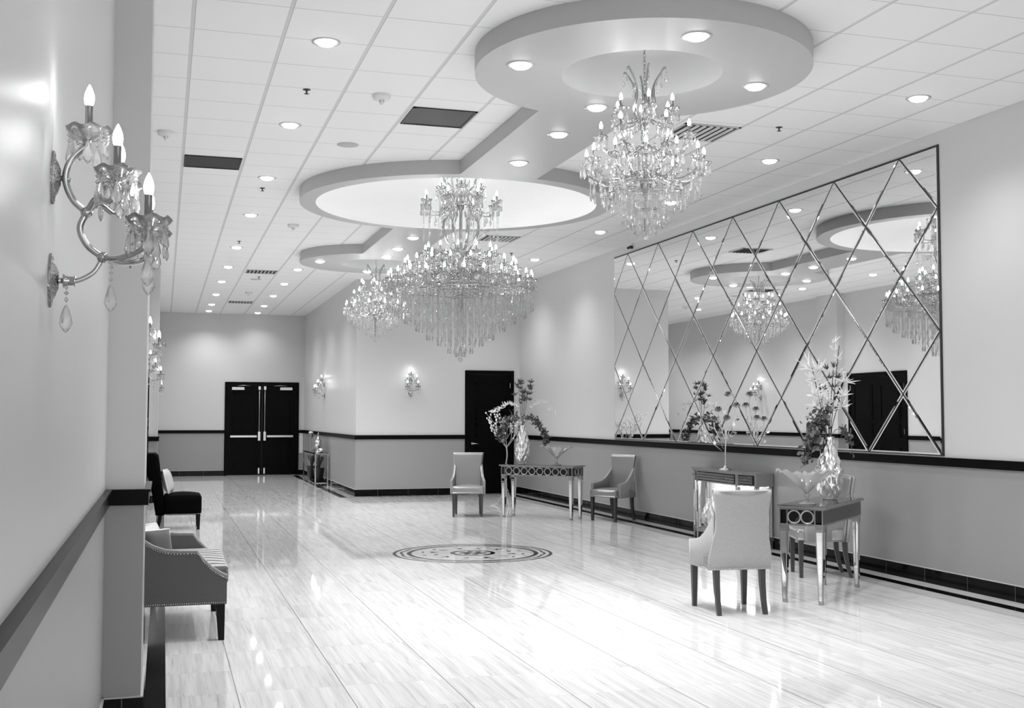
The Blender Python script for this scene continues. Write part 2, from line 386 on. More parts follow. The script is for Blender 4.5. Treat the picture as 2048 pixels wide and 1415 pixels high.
# local frame: x along wall, -y towards the room
def make_door(name, x0, x1, h, T_loc, rz, double):
    d = bpy.data.objects.new(name, None); COL.objects.link(d); d.location = T_loc; d.rotation_euler = (0, 0, rz); d['kind'] = 'structure'
    casing(B(), x0, x1, h, 0).obj('door_frame', M['door'], d)
    if not double:
        door_leaf('door_leaf', x0+.078, x1-.078, h-.078, -.018, d)
        hb = B().lathe([(.027, 0), (.027, .008), (.012, .012), (.011, .05)], 16, Matrix.Translation((x0+.15, -.018, 1.0)) @ Matrix.Rotation(pi/2, 4, 'X'))
        hb.tube([(x0+.15, -.066, 1.0), (x0+.20, -.07, 1.0), (x0+.26, -.066, .995)], .009, 8); hb.obj('door_handle', M['steel'], d)
        for z in (.3, 1.2, 2.1): B().tube([(x1-.078, -.024, z), (x1-.078, -.024, z+.1)], .007, 8).obj('hinge', M['steel'], d)
    else:
        xm = (x0+x1)/2
        for s, a, c in ((-1, x0+.078, xm-.002), (1, xm+.002, x1-.078)):
            L = door_leaf('door_leaf', a, c, h-.078, -.018, d)
            if double == 2:
                for z in (.3, 1.2, 2.1): B().tube([((c if s > 0 else a), -.024, z), ((c if s > 0 else a), -.024, z+.1)], .007, 8).obj('hinge', M['steel'], d)
                continue
            e = xm+s*.07                                   # vertical rod
            B().box(min(xm+s*.13, xm+s*.80), max(xm+s*.13, xm+s*.80), -.075, -.035, .985, 1.035).obj('push_bar', M['steel'], d)
            B().box(e-.03, e+.03, -.085, -.018, .90, 1.13).obj('latch_case', M['steel'], d)
            B().tube([(e, -.04, 1.13), (e, -.04, h-.17)], .009, 8).obj('latch_rod', M['steel'], d)
            B().box(e-.028, e+.028, -.06, -.018, h-.20, h-.11).obj('latch_head', M['steel'], d)
            B().box(e-.018, e+.018, -.045, -.018, .04, .19).obj('floor_bolt', M['steel'], d)
            a0, a1 = sorted((xm+s*.46, xm+s*.77)); B().box(a0, a1, -.075, -.018, h-.205, h-.135).obj('door_closer', M['white'], d)
            B().tube([(xm+s*.3, -.05, h-.10), (xm+s*.48, -.09, h-.09), (xm+s*.62, -.05, h-.10)], .007, 6).obj('closer_arm', M['steel'], d)
    return d
make_door('door_1', 1.521, 3.417, 2.42, (0, YF, 0), 0, True)
make_door('door_2', 5.714, 6.72, 2.448, (0, YA, 0), 0, False)
# pair on the left wall (seen in the mirror): local x -> +Y , -y -> +X
make_door('door_3', 19.25, 21.25, 2.45, (XL, 0, 0), pi/2, 2)

# ------------------------------------------------------------------ diamond mirror
MY0, MY1, MZ0, MZ1 = 8.94, 16.925, 1.186, 4.052
def clip(poly, n, c):
    out = []
    for i in range(len(poly)):
        p, q = poly[i], poly[(i+1) % len(poly)]
        dp = n[0]*p[0]+n[1]*p[1]-c; dq = n[0]*q[0]+n[1]*q[1]-c
        if dp <= 1e-9: out.append(p)
        if (dp < -1e-9 and dq > 1e-9) or (dp > 1e-9 and dq < -1e-9):
            t_ = dp/(dp-dq); out.append((p[0]+(q[0]-p[0])*t_, p[1]+(q[1]-p[1])*t_))
    return out
def convex(planes):
    P = [(-100, -100), (100, -100), (100, 100), (-100, 100)]
    for n, c in planes:
        P = clip(P, n, c)
        if len(P) < 3: return []
    # drop near-duplicates
    Q = []
    for p in P:
        if not Q or math.hypot(p[0]-Q[-1][0], p[1]-Q[-1][1]) > 1e-5: Q.append(p)
    if len(Q) > 1 and math.hypot(Q[0][0]-Q[-1][0], Q[0][1]-Q[-1][1]) < 1e-5: Q.pop()
    return Q
mir = thing('wall_mirror', 'large mirror patterned with diamonds above the dark chair rail on the right wall', 'mirror', (XR, (MY0+MY1)/2, MZ0))
mc = mir.location
B().box(-.010, -.001, MY0-.012-mc.y, MY1+.006-mc.y, 0, MZ1+.014-MZ0).obj('backing_board', M['board'], mir)
hy = (MY1-MY0)/14; hz = (MZ1-MZ0)/5
ln = math.hypot(hy, hz)
for i in range(-1, 16):
    for j in range(0, 6):
        # full diamond centre at node (i, j) where parity says a diamond centre sits
        cy_, cz_ = MY0+i*hy, MZ0+j*hz
        if (i+j) % 2 == 0: continue
        # lattice crossings lie at (i+j) even with j=0 nodes at even i, so centres have (i+j) odd
        def planes(o):
            L = []
            for sy, sz in ((1, 1), (1, -1), (-1, 1), (-1, -1)):
                n_ = (sy*hz/ln, sz*hy/ln); L.append((n_, n_[0]*cy_+n_[1]*cz_+hy*hz/ln-o))
            L += [((1, 0), MY1-o), ((-1, 0), -(MY0+o)), ((0, 1), MZ1-o), ((0, -1), -(MZ0+o))]
            return L
        A = convex(planes(.0085)); I = convex(planes(.023))
        if len(A) < 3: continue
        b = B()
        if len(I) >= 3 and len(I) == len(A):
            k = min(range(len(I)), key=lambda s: sum(math.hypot(A[q][0]-I[(q+s) % len(I)][0], A[q][1]-I[(q+s) % len(I)][1]) for q in range(len(A))))
            I = I[k:]+I[:k]; m_ = len(A)
            V = [(-.0150, p[0]-mc.y, p[1]-mc.z) for p in A]+[(-.016, p[0]-mc.y, p[1]-mc.z) for p in I]
            F = [tuple(range(m_, 2*m_))]+[(q, (q+1) % m_, m_+(q+1) % m_, m_+q) for q in range(m_)]
            V += [(-.010, p[0]-mc.y, p[1]-mc.z) for p in A]; F += [(2*m_+q, 2*m_+(q+1) % m_, (q+1) % m_, q) for q in range(m_)]
        else:
            m_ = len(A); V = [(-.0135, p[0]-mc.y, p[1]-mc.z) for p in A]+[(-.010, p[0]-mc.y, p[1]-mc.z) for p in A]; F = [tuple(range(m_))]+[(m_+q, m_+(q+1) % m_, (q+1) % m_, q) for q in range(m_)]
        b.add(V, F); b.obj('mirror_pane', M['mirror'], mir)

# ------------------------------------------------------------------ ceiling fixtures
trim_me = B().lathe([(.070, .0), (.074, -.004), (.098, -.006), (.102, -.001), (.102, 0)], 40, cap=False).mesh('trim_ring', M['trim'])
lens_me = B().lathe([(.074, -.001), (.070, -.010), (.055, -.022), (.03, -.029), (.002, -.031)], 32, cap=False).mesh('lens', M['lens'])
spot = bpy.data.lights.new('lamp', 'SPOT'); spot.energy = SPOT_W; spot.spot_size = radians(SPOT_DEG); spot.spot_blend = 1.; spot.shadow_soft_size = .07
def downlight(x, y, z, label, group, k=1.):
    t = thing('recessed_downlight', label, 'ceiling light', (x, y, z), 0, group)
    link('trim_ring', trim_me, t); link('lens', lens_me, t)
    l = link('lamp', spot if k == 1 else None, t, (0, 0, -.06)) if k == 1 else None
    if k != 1:
        s2 = spot.copy(); s2.energy = SPOT_W*k; link('lamp', s2, t, (0, 0, -.06))
ordn = ['first', 'second', 'third', 'fourth', 'fifth', 'sixth', 'seventh', 'eighth', 'ninth', 'tenth', 'eleventh', 'twelfth']
ys = [3.2, 5.6, 8.03, 10.45, 12.88, 15.34, 18.39, 20.86, 23.18, 25.7, 28.05, 29.81]
for i, y in enumerate(ys):
    downlight(1.06, y, CZ, ('recessed light in the left tile row, %s visible one from the camera' % ordn[i-2]) if i > 1 else 'recessed light in the left tile row, %s of those out of view overhead' % ordn[i], 'recessed lights in the left row', .22 if i < 2 else (.7 if i == 11 else 1.))
for i, y in enumerate([20.84, 23.22, 25.63, 28.04, 30.0]):
    downlight(2.28, y, CZ, 'recessed light in the short row towards the double door, %s from the camera' % ordn[i], 'recessed lights in the short row', .3 if i == 4 else 1.)
for i, y in enumerate([3.2, 5.6, 8.02, 10.47, 12.9, 15.28, 18.31, 20.6]):
    downlight(5.96, y, CZ, ('recessed light along the mirror wall, %s visible one from the camera' % ordn[i-2]) if i > 1 else 'recessed light along the mirror wall, %s of those out of view overhead' % ordn[i], 'recessed lights in the right row', .56)
for (x, y, s) in [(RX, 6.74, 'at the near edge of'), (2.39, 7.67, 'on the left side of'), (4.24, 7.65, 'on the right side of'), (RX, 8.56, 'at the far edge of')]:
    downlight(x, y, SZ, 'recessed light %s the nearest round soffit' % s, 'lights in the near round soffit', 1.3)
for (y, s) in [(9.49, 'nearer light in the soffit bridge before the big dome'), (10.68, 'farther light in the soffit bridge before the big dome'), (15.67, 'nearest of three lights in the soffit bridge behind the big dome'), (16.78, 'middle of three lights in the soffit bridge behind the big dome'), (17.68, 'farthest of three lights in the soffit bridge behind the big dome')]:
    downlight(RX, y, SZ, s, 'lights in the soffit bridges')
for (x, y, s) in [(2.38, 18.52, 'on the left side of'), (4.24, 18.6, 'on the right side of'), (3.33, 19.57, 'at the far edge of')]:
    downlight(x, y, SZ, 'recessed light %s the farthest round soffit' % s, 'lights in the far round soffit')

spr_me = B().lathe([(.032, 0), (.030, -.004), (.008, -.006), (.006, -.03), (.004, -.032), (.020, -.034), (.020, -.036), (.001, -.037)], 16, cap=False).mesh('sprinkler_head', M['black'])
for x, y, s in [(1.07, 9.27, 'between the first two lights of the left row'), (1.06, 13.49, 'just beyond the third light of the left row'), (1.06, 17.74, 'near the fifth light of the left row'), (5.35, 9.22, 'left of the near light over the mirror wall'), (5.37, 17.73, 'by the far light over the mirror wall'), (1.70, 22.2, 'beyond the far louvred air vent')]:
    tag(link('fire_sprinkler', spr_me, None, (x, y, CZ)), 'small dark ceiling sprinkler '+s, 'sprinkler', 'ceiling sprinklers')
det_a = B().lathe([(.075, 0), (.078, -.015), (.07, -.035), (.045, -.045), (.001, -.046)], 24, cap=False).mesh('detector_base', M['white'])
det_b = B().lathe([(.022, -.045), (.022, -.060), (.012, -.064), (.010, -.078), (.001, -.080)], 16, cap=False).mesh('sensor', M['steel'])
for x, y, s in [(1.68, 9.25, 'nearest one, before the square vent'), (1.68, 15.97, 'halfway down the hall left of the big dome'), (-.02, 11.05, 'close to the left wall'), (1.71, 25.06, 'far one near the double door')]:
    t = thing('smoke_detector', 'white round smoke detector on the ceiling, '+s, 'smoke detector', (x, y, CZ), 0, 'smoke detectors')
    link('detector_base', det_a, t); link('sensor', det_b, t)
for x, y, s in [(1.68, 11.06, 'between the square vent and the left row of lights'), (1.67, 22.62, 'far down the hall beyond the louvred vent')]:
    tag(B().lathe([(.105, 0), (.104, -.005), (.001, -.006)], 40, cap=False).obj('ceiling_speaker', M['grille'], None, (x, y, CZ)), 'flat round grey ceiling speaker '+s, 'speaker', 'ceiling speakers')
def vent(x0, y0, w_, d_, n_, label):
    t = thing('air_vent', label, 'air vent', (x0, y0, CZ), 0, 'ceiling air vents')
    B().box(-w_/2+.01, w_/2-.01, -d_/2+.01, d_/2-.01, -.003, -.001).obj('duct_backing', M['darkvent'], t)
    fr = B(); e = .022
    fr.box(-w_/2, w_/2, -d_/2, -d_/2+e, -.01, -.001); fr.box(-w_/2, w_/2, d_/2-e, d_/2, -.01, -.001); fr.box(-w_/2, -w_/2+e, -d_/2, d_/2, -.01, -.001); fr.box(w_/2-e, w_/2, -d_/2, d_/2, -.01, -.001)
    fr.obj('vent_frame', M['trim'] if n_ else M['darkvent'], t)
    if n_:
        for k in range(n_):
            q = -w_/2+.04+(w_-.08)*(k+.5)/n_
            B().box(-.012, .012, -d_/2+e, d_/2-e, -.0015, .0015, T=Matrix.Translation((q, 0, -.012)) @ Matrix.Rotation(radians(35), 4, 'Y')).obj('slat', M['trim'], t)
    else:
        B().box(-w_/2+e, w_/2-e, -d_/2+e, d_/2-e, -.006, -.004).obj('perforated_grille', M['darkvent'], t)
vent(2.29, 9.8, .57, .58, 0, 'dark square return vent in the ceiling left of the near soffit')
vent(.45, 12.25, .57, .56, 0, 'dark square vent in the ceiling close to the left wall')
vent(1.68, 21.4, .55, .5, 7, 'louvred white air vent far down the hall, the nearer of two')
vent(1.68, 27.3, .55, .5, 7, 'louvred white air vent by the double door, the farther of two')
vent(4.74, 9.6, .56, .56, 7, 'louvred air vent behind the near chandelier')
vent(4.74, 16.3, .52, .5, 7, 'louvred air vent behind the big chandelier toward the mirror wall')
t = thing('security_camera', 'small black camera mounted high beside the top corner of the mirror', 'camera', (XR, 16.2, 4.13))
B().box(-.05, 0, -.02, .02, -.02, .02).obj('bracket', M['black'], t); B().tube([(-.04, 0, 0), (-.09, -.03, -.02)], .02, 12).obj('camera_body', M['black'], t)

# ------------------------------------------------------------------ floor medallion
t = thing('floor_medallion', 'round black and white inlaid floor medallion in the middle of the hall', 'floor medallion', (3.37, 12.62, 0))
def ringm(r0, r1, z, n=96, wav=0, wn=12):
    b = B(); V = []; F = []
    for k in range(n):
        a = 2*pi*k/n; s = 1+wav*sin(wn*a)
        V += [(r0*s*cos(a), r0*s*sin(a), z), (r1*s*cos(a), r1*s*sin(a), z)]
    for k in range(n): j = (k+1) % n; F.append((2*k, 2*k+1, 2*j+1, 2*j))
    return b.add(V, F)
B().lathe([(.90, 0), (.90, .0015), (.001, .0015)], 96, cap=False, smooth=False).obj('marble_field', M['field'], t)
ringm(.862, .90, .0022).obj('outer_ring', M['inlay'], t)
ringm(.788, .815, .0022, 192, .012, 14).obj('wavy_ring', M['inlay'], t)
ringm(.69, .74, .0022).obj('inner_ring', M['inlay'], t)
ringm(.205, .255, .0022).obj('centre_ring', M['inlay'], t)
def leafpts(x, y, a, L, w_, n=6):
    up_, dn = [], []
    for i in range(n+1):
        s = i/n; q = w_*sin(pi*s)**.8
        up_.append((L*s, q)); dn.append((L*s, -q))
    P = up_+dn[::-1][1:-1]
    return [(x+p[0]*cos(a)-p[1]*sin(a), y+p[0]*sin(a)+p[1]*cos(a), .0024) for p in P]
b = B()
for k in range(12):
    a = 2*pi*k/12; P = leafpts(.40*cos(a), .40*sin(a), a+.9, .12, .016); b.add(P, [tuple(range(len(P)))])
    P = leafpts(.56*cos(a+.2), .56*sin(a+.2), a-1.2, .10, .014); b.add(P, [tuple(range(len(P)))])
    if k % 2: P = leafpts(.5*cos(a), .5*sin(a), a+2.4, .1, .02); b.add(P, [tuple(range(len(P)))])
b.obj('scroll_leaves', M['inlay'], t)
b = B()
for k in range(12):
    a = 2*pi*(k+.5)/12
    P = [(r_*cos(a+.22*sin(r_*14)), r_*sin(a+.22*sin(r_*14))) for r_ in [.28+.4*i/14 for i in range(15)]]
    V = []; F = []
    for i, p in enumerate(P): V += [(p[0]*.995, p[1]*1.005, .0022), (p[0]*1.01+.006, p[1]*.99+.006, .0022)]
    F = [(2*i, 2*i+1, 2*i+3, 2*i+2) for i in range(14)]; b.add(V, F)
b.obj('scroll_vines', M['inlaym'], t)
b = B()
for k in range(8):
    a = 2*pi*k/8; P = leafpts(.03*cos(a), .03*sin(a), a, .15, .034); b.add(P, [tuple(range(len(P)))])
b.obj('centre_flower', M['inlay'], t)
b = B()
for k in range(28):
    a = 2*pi*k/28; T2 = Matrix.Rotation(a, 4, 'Z'); b.add([(.737, -.004, .0023), (.87, -.004, .0023), (.87, .004, .0023), (.737, .004, .0023)], [(0, 1, 2, 3)], T=T2)
b.obj('ring_joints', M['inlaym'], t)

# ------------------------------------------------------------------ chandelier kit
def teardrop(s=1., z0=0.):
    """faceted flat almond drop hanging from z0"""
    b = B(); prof = [(.0015, 0), (.006, -.008), (.0125, -.028), (.0145, -.040), (.010, -.050), (.001, -.060)]
    rings = [[(r_*s*cos(2*pi*k/6)*1., r_*s*.55*sin(2*pi*k/6), z0+z*s) for k in range(6)] for r_, z in prof]
    b.loft(rings, False, True); return b
def pendant_mesh(name='crystal_pendant', s=1.):
    b = B(); b.octa((0, 0, -.008*s), .006*s, .007*s, 6); b.octa((0, 0, -.023*s), .006*s, .007*s, 6)
    d = teardrop(s, -.031*s); b.add(d.v, d.f); return b
def strand_b(L, s=1., bead=.0065, step=.015, drop=1.25):
    b = B(); n = max(2, int((L-.07*drop)/step))
    for k in range(n): b.octa((0, 0, -step*(k+.5)), bead*s, step*.47, 6)
    d = teardrop(drop, -n*step); b.add(d.v, d.f); return b
candle_b = B().lathe([(.0125, 0), (.0125, .004), (.0095, .006), (.0092, .070), (.0100, .072), (.002, .073)], 12)
candle_me = candle_b.mesh('candle_sleeve', M['candle'])
bulb_me = B().lathe([(.006, .070), (.0105, .078), (.0125, .090), (.0105, .104), (.005, .118), (.001, .126)], 12).mesh('bulb', M['bulb'])
bulb_me2 = bulb_me.copy(); bulb_me2.materials[0] = M['bulb2']
def dish_b(r=.054, n=7):
    prof = [(.010, -.014), (.020, -.013), (.034, -.006), (.045, .004), (r, .017), (r*.965, .018), (.042, .008), (.030, -.001), (.012, -.008)]
    rings = []; N_ = n*6
    for r_, z in prof:
        sc = max(0, (r_-.02)/.034)
        rings.append([(r_*(1+.07*sc*cos(n*2*pi*k/N_))*cos(2*pi*k/N_), r_*(1+.07*sc*cos(n*2*pi*k/N_))*sin(2*pi*k/N_), z-.005*sc*cos(n*2*pi*k/N_)) for k in range(N_)])
    b = B(); b.loft(rings, True, True); return b
dish_me = dish_b().mesh('drip_dish', M['crystal'])
cup_b = B().lathe([(.004, -.032), (.010, -.026), (.006, -.018), (.014, -.010), (.016, -.004), (.012, 0)], 12)
def chandelier(name, label, loc, tiers, body, strands, scale=1., pend_per=5, chain=None, group=None):
    """tiers: (count, r_in, z_in, r_out, z_cup, phase, sag); z relative to loc"""
    t = thing(name, label, 'chandelier', loc, 0, group)
    pend = []
    for (n_, ri, zi, ro, zc, ph, sag) in tiers:
        pth = spline([(ri, 0, zi), (ri+(ro-ri)*.30, 0, min(zi, zc)-sag*.75), (ri+(ro-ri)*.65, 0, min(zi, zc)-sag), (ro-.02*scale, 0, zc-.075*scale), (ro, 0, zc-.03*scale)], 6)
        ab = B().tube(pth, .0065*scale, 8)
        ab.add(cup_b.v, cup_b.f, True, Matrix.Translation((ro, 0, zc)) @ Matrix.Scale(scale, 4))
        # little spur curl on each arm
        ab.tube(spline([(ri+(ro-ri)*.35, 0, min(zi, zc)-sag*.8), (ri+(ro-ri)*.42, 0, min(zi, zc)-sag*.3), (ri+(ro-ri)*.30, 0, min(zi, zc)-sag*.05)], 4), .0045*scale, 6)
        me = ab.mesh('arm', M['arm'])
        for k in range(n_):
            a = ph+2*pi*k/n_
            o = link('arm', me, t, (0, 0, 0), a)
            for nm, mm, k_ in (('candle_sleeve', candle_me, min(scale, 1.08)), ('bulb', bulb_me, min(scale, 1.08)), ('drip_dish', dish_me, scale)):
                c = link(nm, mm, o, (ro, 0, zc)); c.scale = (k_,)*3
            for q in range(pend_per):
                b_ = 2*pi*(q+.5)/pend_per
                pend.append((ro*cos(a)+.046*scale*cos(a+b_), ro*sin(a)+.046*scale*sin(a+b_), zc+.004, a+b_+pi/2, scale*R.uniform(.9, 1.1)))
            for fr_ in (.35, .62, .85):
                rr_ = ri+(ro-ri)*fr_; zz = min(zi, zc)-sag*(1. if fr_ > .5 else .78)-.006*scale+(.02 if fr_ > .8 else 0)
                pend.append((rr_*cos(a), rr_*sin(a), zz, a, scale*R.uniform(.85, 1.1)))
    # frame
    b = B(); 
    for kind in body:
        if kind[0] == 'lathe': b.lathe(kind[1], 20)
        elif kind[0] == 'ring': b.torus(kind[1], kind[3], 48, 6, z=kind[2])
        elif kind[0] == 'spokes':
            for k in range(kind[3]):
                a = 2*pi*k/kind[3]; b.tube([(0, 0, kind[2]), (kind[1]*cos(a), kind[1]*sin(a), kind[2])], .004, 5)
    b.obj('frame', M['arm'], t)
    for kind in body:
        if kind[0] == 'scroll':     # (n, profile points (r,z), radius, phase)
            _, n_, prof, rad, ph = kind
            me = B().tube(spline([(r_, 0, z_) for r_, z_ in prof], 6), rad, 8).mesh('scroll', M['arm'])
            for k in range(n_):
                a = ph+2*pi*k/n_; link('scroll', me, t, (0, 0, 0), a)
                r_, z_ = prof[-1]
                pend.append((r_*cos(a), r_*sin(a), z_-.005, a, scale)); r_, z_ = prof[len(prof)//2]; pend.append(((r_+.01)*cos(a), (r_+.01)*sin(a), z_, a, scale*.9))
    # pendants
    L = Vector(loc)
    def key(p): return (L+Vector(p[:3])-CAM).length
    pend.sort(key=key)
    pb = pendant_mesh(); pme = pb.mesh('crystal_pendant', M['crystal'])
    for p in pend[:100]:
        o = link('crystal_pendant', pme, t, p[:3], p[3]); o.scale = (p[4],)*3
    if len(pend) > 100:
        b = B()
        for p in pend[100:]: b.add(pb.v, pb.f, False, Matrix.Translation(p[:3]) @ Matrix.Rotation(p[3], 4, 'Z') @ Matrix.Scale(p[4], 4))
        tag(b.obj('crystal_pendants', M['crystal'], t), kind='stuff')
    # strands: (count, r, ztop, zbottom, phase)
    S_ = []
    for si, (n_, r_, zt, zb_, ph) in enumerate(strands):
        sb = strand_b(zt-zb_, scale if scale < 1.2 else 1.15, step=.015 if scale <= 1 else .017, drop=1.0*scale if scale < 1.2 else 1.25)
        sm_ = sb.mesh('crystal_strand', M['crystal'])
        for k in range(n_):
            a = ph+2*pi*k/n_; S_.append((r_*cos(a), r_*sin(a), zt, a+pi/2, sb, sm_))
    S_.sort(key=key)
    for s in S_[:100]: link('crystal_strand', s[5], t, s[:3], s[3])
    if len(S_) > 100:
        b = B()
        for s in S_[100:]: b.add(s[4].v, s[4].f, False, Matrix.Translation(s[:3]) @ Matrix.Rotation(s[3], 4, 'Z'))
        tag(b.obj('crystal_strands', M['crystal'], t), kind='stuff')
    B().ball((0, 0, 0), .022*scale, 10, 8).obj('finial_ball', M['crystal'], t, (0, 0, chain[2]))
    if chain:
        b = B(); z = chain[0]; k = 0
        while z < chain[1]:
            rr = [[(.008*cos(q)*(1 if k % 2 else 0), .008*cos(q)*(0 if k % 2 else 1), z+.02+.016*sin(q)) for q in [0]]]
            T2 = Matrix.Translation((0, 0, z+.015)) @ Matrix.Rotation(pi/2*(k % 2), 4, 'Z') @ Matrix.Rotation(pi/2, 4, 'X') @ Matrix.Diagonal((.6, 1.15, 1, 1))
            b.torus(.016, .0033, 14, 5, T=T2); z += .029; k += 1
        b.obj('chain', M['arm'], t)
        B().lathe([(.06, 0), (.055, -.02), (.02, -.035), (.008, -.05)], 24).obj('ceiling_rose', M['arm'], t, (0, 0, chain[1]+.02))
    return t
SM_T = [(6, .05, .86, .215, .90, .25, .05), (6, .06, .66, .32, .73, .6, .07), (12, .07, .47, .425, .52, .13, .075)]
SM_B = [('lathe', [(.004, .02), (.012, .05), (.012, .30), (.03, .33), (.04, .40), (.03, .47), (.012, .5), (.010, .6), (.03, .63), (.035, .67), (.012, .7), (.010, .8), (.028, .83), (.03, .87), (.008, .92), (.006, 1.05)]),
        ('ring', .17, .36, .005), ('ring', .30, .36, .004), ('ring', .085, .20, .004), ('spokes', .30, .36, 8), ('spokes', .085, .20, 4),
        ('scroll', 6, [(.05, .84), (.085, .93), (.072, 1.03), (.085, 1.12), (.145, 1.22), (.165, 1.215)], .0075, .3),
        ('scroll', 6, [(.05, .62), (.10, .60), (.12, .50), (.06, .42)], .006, 0)]
SM_S = [(22, .17, .36, .075, 0), (16, .125, .34, .035, .1), (10, .08, .30, .0, 0), (22, .30, .36, .18, .1), (24, .40, .42, .25, 0), (8, .05, .62, .36, 0)]
# near chandelier, bottom ball at z 2.84
Z1 = 2.85
chandelier('crystal_chandelier', 'medium tiered crystal chandelier hanging by a chain from the nearest round soffit', (3.335, 7.65, Z1), SM_T, SM_B, SM_S, 1., 8, chain=(1.03, SZ+.45-Z1-.02, -.012), group=None)
Z3 = 2.79
chandelier('crystal_chandelier', 'farthest crystal chandelier, partly hidden behind the big one', (3.31, 18.62, Z3), [(a[0], a[1]*1.15, a[2]*.95, a[3]*1.15, a[4]*.95, a[5], a[6]) for a in SM_T], SM_B,
           [(30, .46, .42, .27, 0), (26, .36, .38, .20, 0), (20, .26, .36, .13, 0), (16, .16, .36, .06, .1), (8, .07, .3, .01, 0)], 1.1, 4, chain=(1.03, SZ+.45-Z3-.02, -.02))
# big chandelier
Z2 = 2.19
BG_T = [(24, .12, 1.00, .855, .94, .06, .10), (18, .12, 1.14, .66, 1.10, .1, .09), (12, .12, 1.28, .42, 1.26, .2, .07), (8, .12, 1.90, .45, 1.88, .2, .12), (6, .08, 2.06, .27, 2.04, .3, .07)]
BG_B = [('lathe', [(.004, .56), (.012, .60), (.04, .66), (.05, .8), (.05, 1.3), (.02, 1.34), (.018, 1.8), (.05, 1.84), (.05, 1.9), (.02, 1.95), (.015, 2.3), (.01, 2.62)]),
        ('ring', .13, 1.30, .012), ('ring', .12, 1.86, .012), ('ring', .12, 1.0, .01), ('ring', .85, .86, .006), ('ring', .70, .84, .006), ('ring', .55, .82, .006), ('ring', .40, .80, .006), ('ring', .26, .78, .006), ('ring', .13, .76, .006), ('spokes', .85, .84, 12), ('spokes', .55, .81, 8), ('spokes', .26, .78, 6),
        ('scroll', 8, [(.11, 1.32), (.17, 1.42), (.22, 1.55), (.22, 1.66), (.15, 1.76), (.13, 1.86)], .012, .1),
        ('scroll', 8, [(.13, 1.86), (.09, 1.95), (.10, 2.04), (.18, 2.12), (.22, 2.22), (.20, 2.26)], .010, .3),
        ('scroll', 8, [(.13, 1.28), (.25, 1.30), (.33, 1.2), (.27, 1.08), (.14, 1.04)], .009, .3),
        ('scroll', 12, [(.13, 1.0), (.30, 1.12), (.46, 1.05), (.42, .93), (.28, .9)], .009, 0)]
BG_S = [(64, .87, .88, .575, 0), (54, .78, .86, .50, .03), (46, .66, .84, .415, 0), (38, .53, .82, .33, .05), (30, .40, .80, .235, 0), (22, .27, .78, .15, .05), (14, .15, .76, .075, 0), (6, .06, .7, .03, 0), (16, .45, 1.78, 1.42, 0), (8, .27, 1.98, 1.72, .2), (10, .16, 1.70, 1.36, .1)]
chandelier('crystal_chandelier', 'largest crystal chandelier with dozens of candle lights under the big glowing dome', (3.365, 13.2, Z2), BG_T, BG_B, BG_S, 1.25, 7, chain=(2.40, SZ+.49-Z2-.03, .02))

# ------------------------------------------------------------------ wall sconces (local: +x out of the wall, y along it, z=0 at the lower plate)
plate_b = B()
def plate(zc):
    P = []
    for k in range(20):
        a = 2*pi*k/20; r_ = 1+.10*cos(4*a); P.append((0, .036*r_*cos(a), .060*r_*sin(a)))
    rings = [[(x_, p[1]*s_, p[2]*s_) for p in P] for x_, s_ in ((0, 1), (.006, 1.), (.009, .92), (.007, .82), (.016, .55), (.022, .3), (.022, .05))]
    return B().loft(rings, False, True, T=Matrix.Translation((0, 0, zc)))
def sc_arm(pts, r=.0075):
    return B().tube(spline(pts, 6), r, 10)
sc_m = {}
sc_m['plate_u'] = plate(.252).mesh('wall_plate', M['plate']); sc_m['plate_l'] = plate(0.).mesh('wall_plate', M['plate'])
spine = B().tube(spline([(.025, 0, 0), (.06, 0, .0), (.10, 0, .022), (.122, 0, .06)], 6), .0062, 10)
spine.tube(spline([(.122, 0, .06), (.085, 0, .09), (.068, 0, .13), (.082, 0, .17)], 6), .0085, 10)
spine.tube(spline([(.082, 0, .17), (.05, 0, .20), (.032, 0, .25), (.045, 0, .30), (.078, 0, .335)], 6), .0085, 10)
spine.tube([(.02, 0, .252), (.045, 0, .247)], .007, 8); spine.tube([(.0, 0, 0), (.04, 0, 0)], .007, 8)
spine.ball((.082, 0, .17), .015); spine.ball((.122, 0, .06), .015)
spine.lathe([(.018, -.004), (.012, .002), (.011, .02), (.016, .024)], 12, Matrix.Translation((.036, 0, 0)) @ Matrix.Rotation(pi/2, 4, 'Y'))
sc_m['spine'] = spine.mesh('spine', M['arm'])
cups = [(.083, 0, .362, None), (.155, .094, .246, (.082, .17)), (.155, -.094, .246, (.082, .17)), (.228, .105, .130, (.122, .06)), (.228, -.105, .130, (.122, .06))]
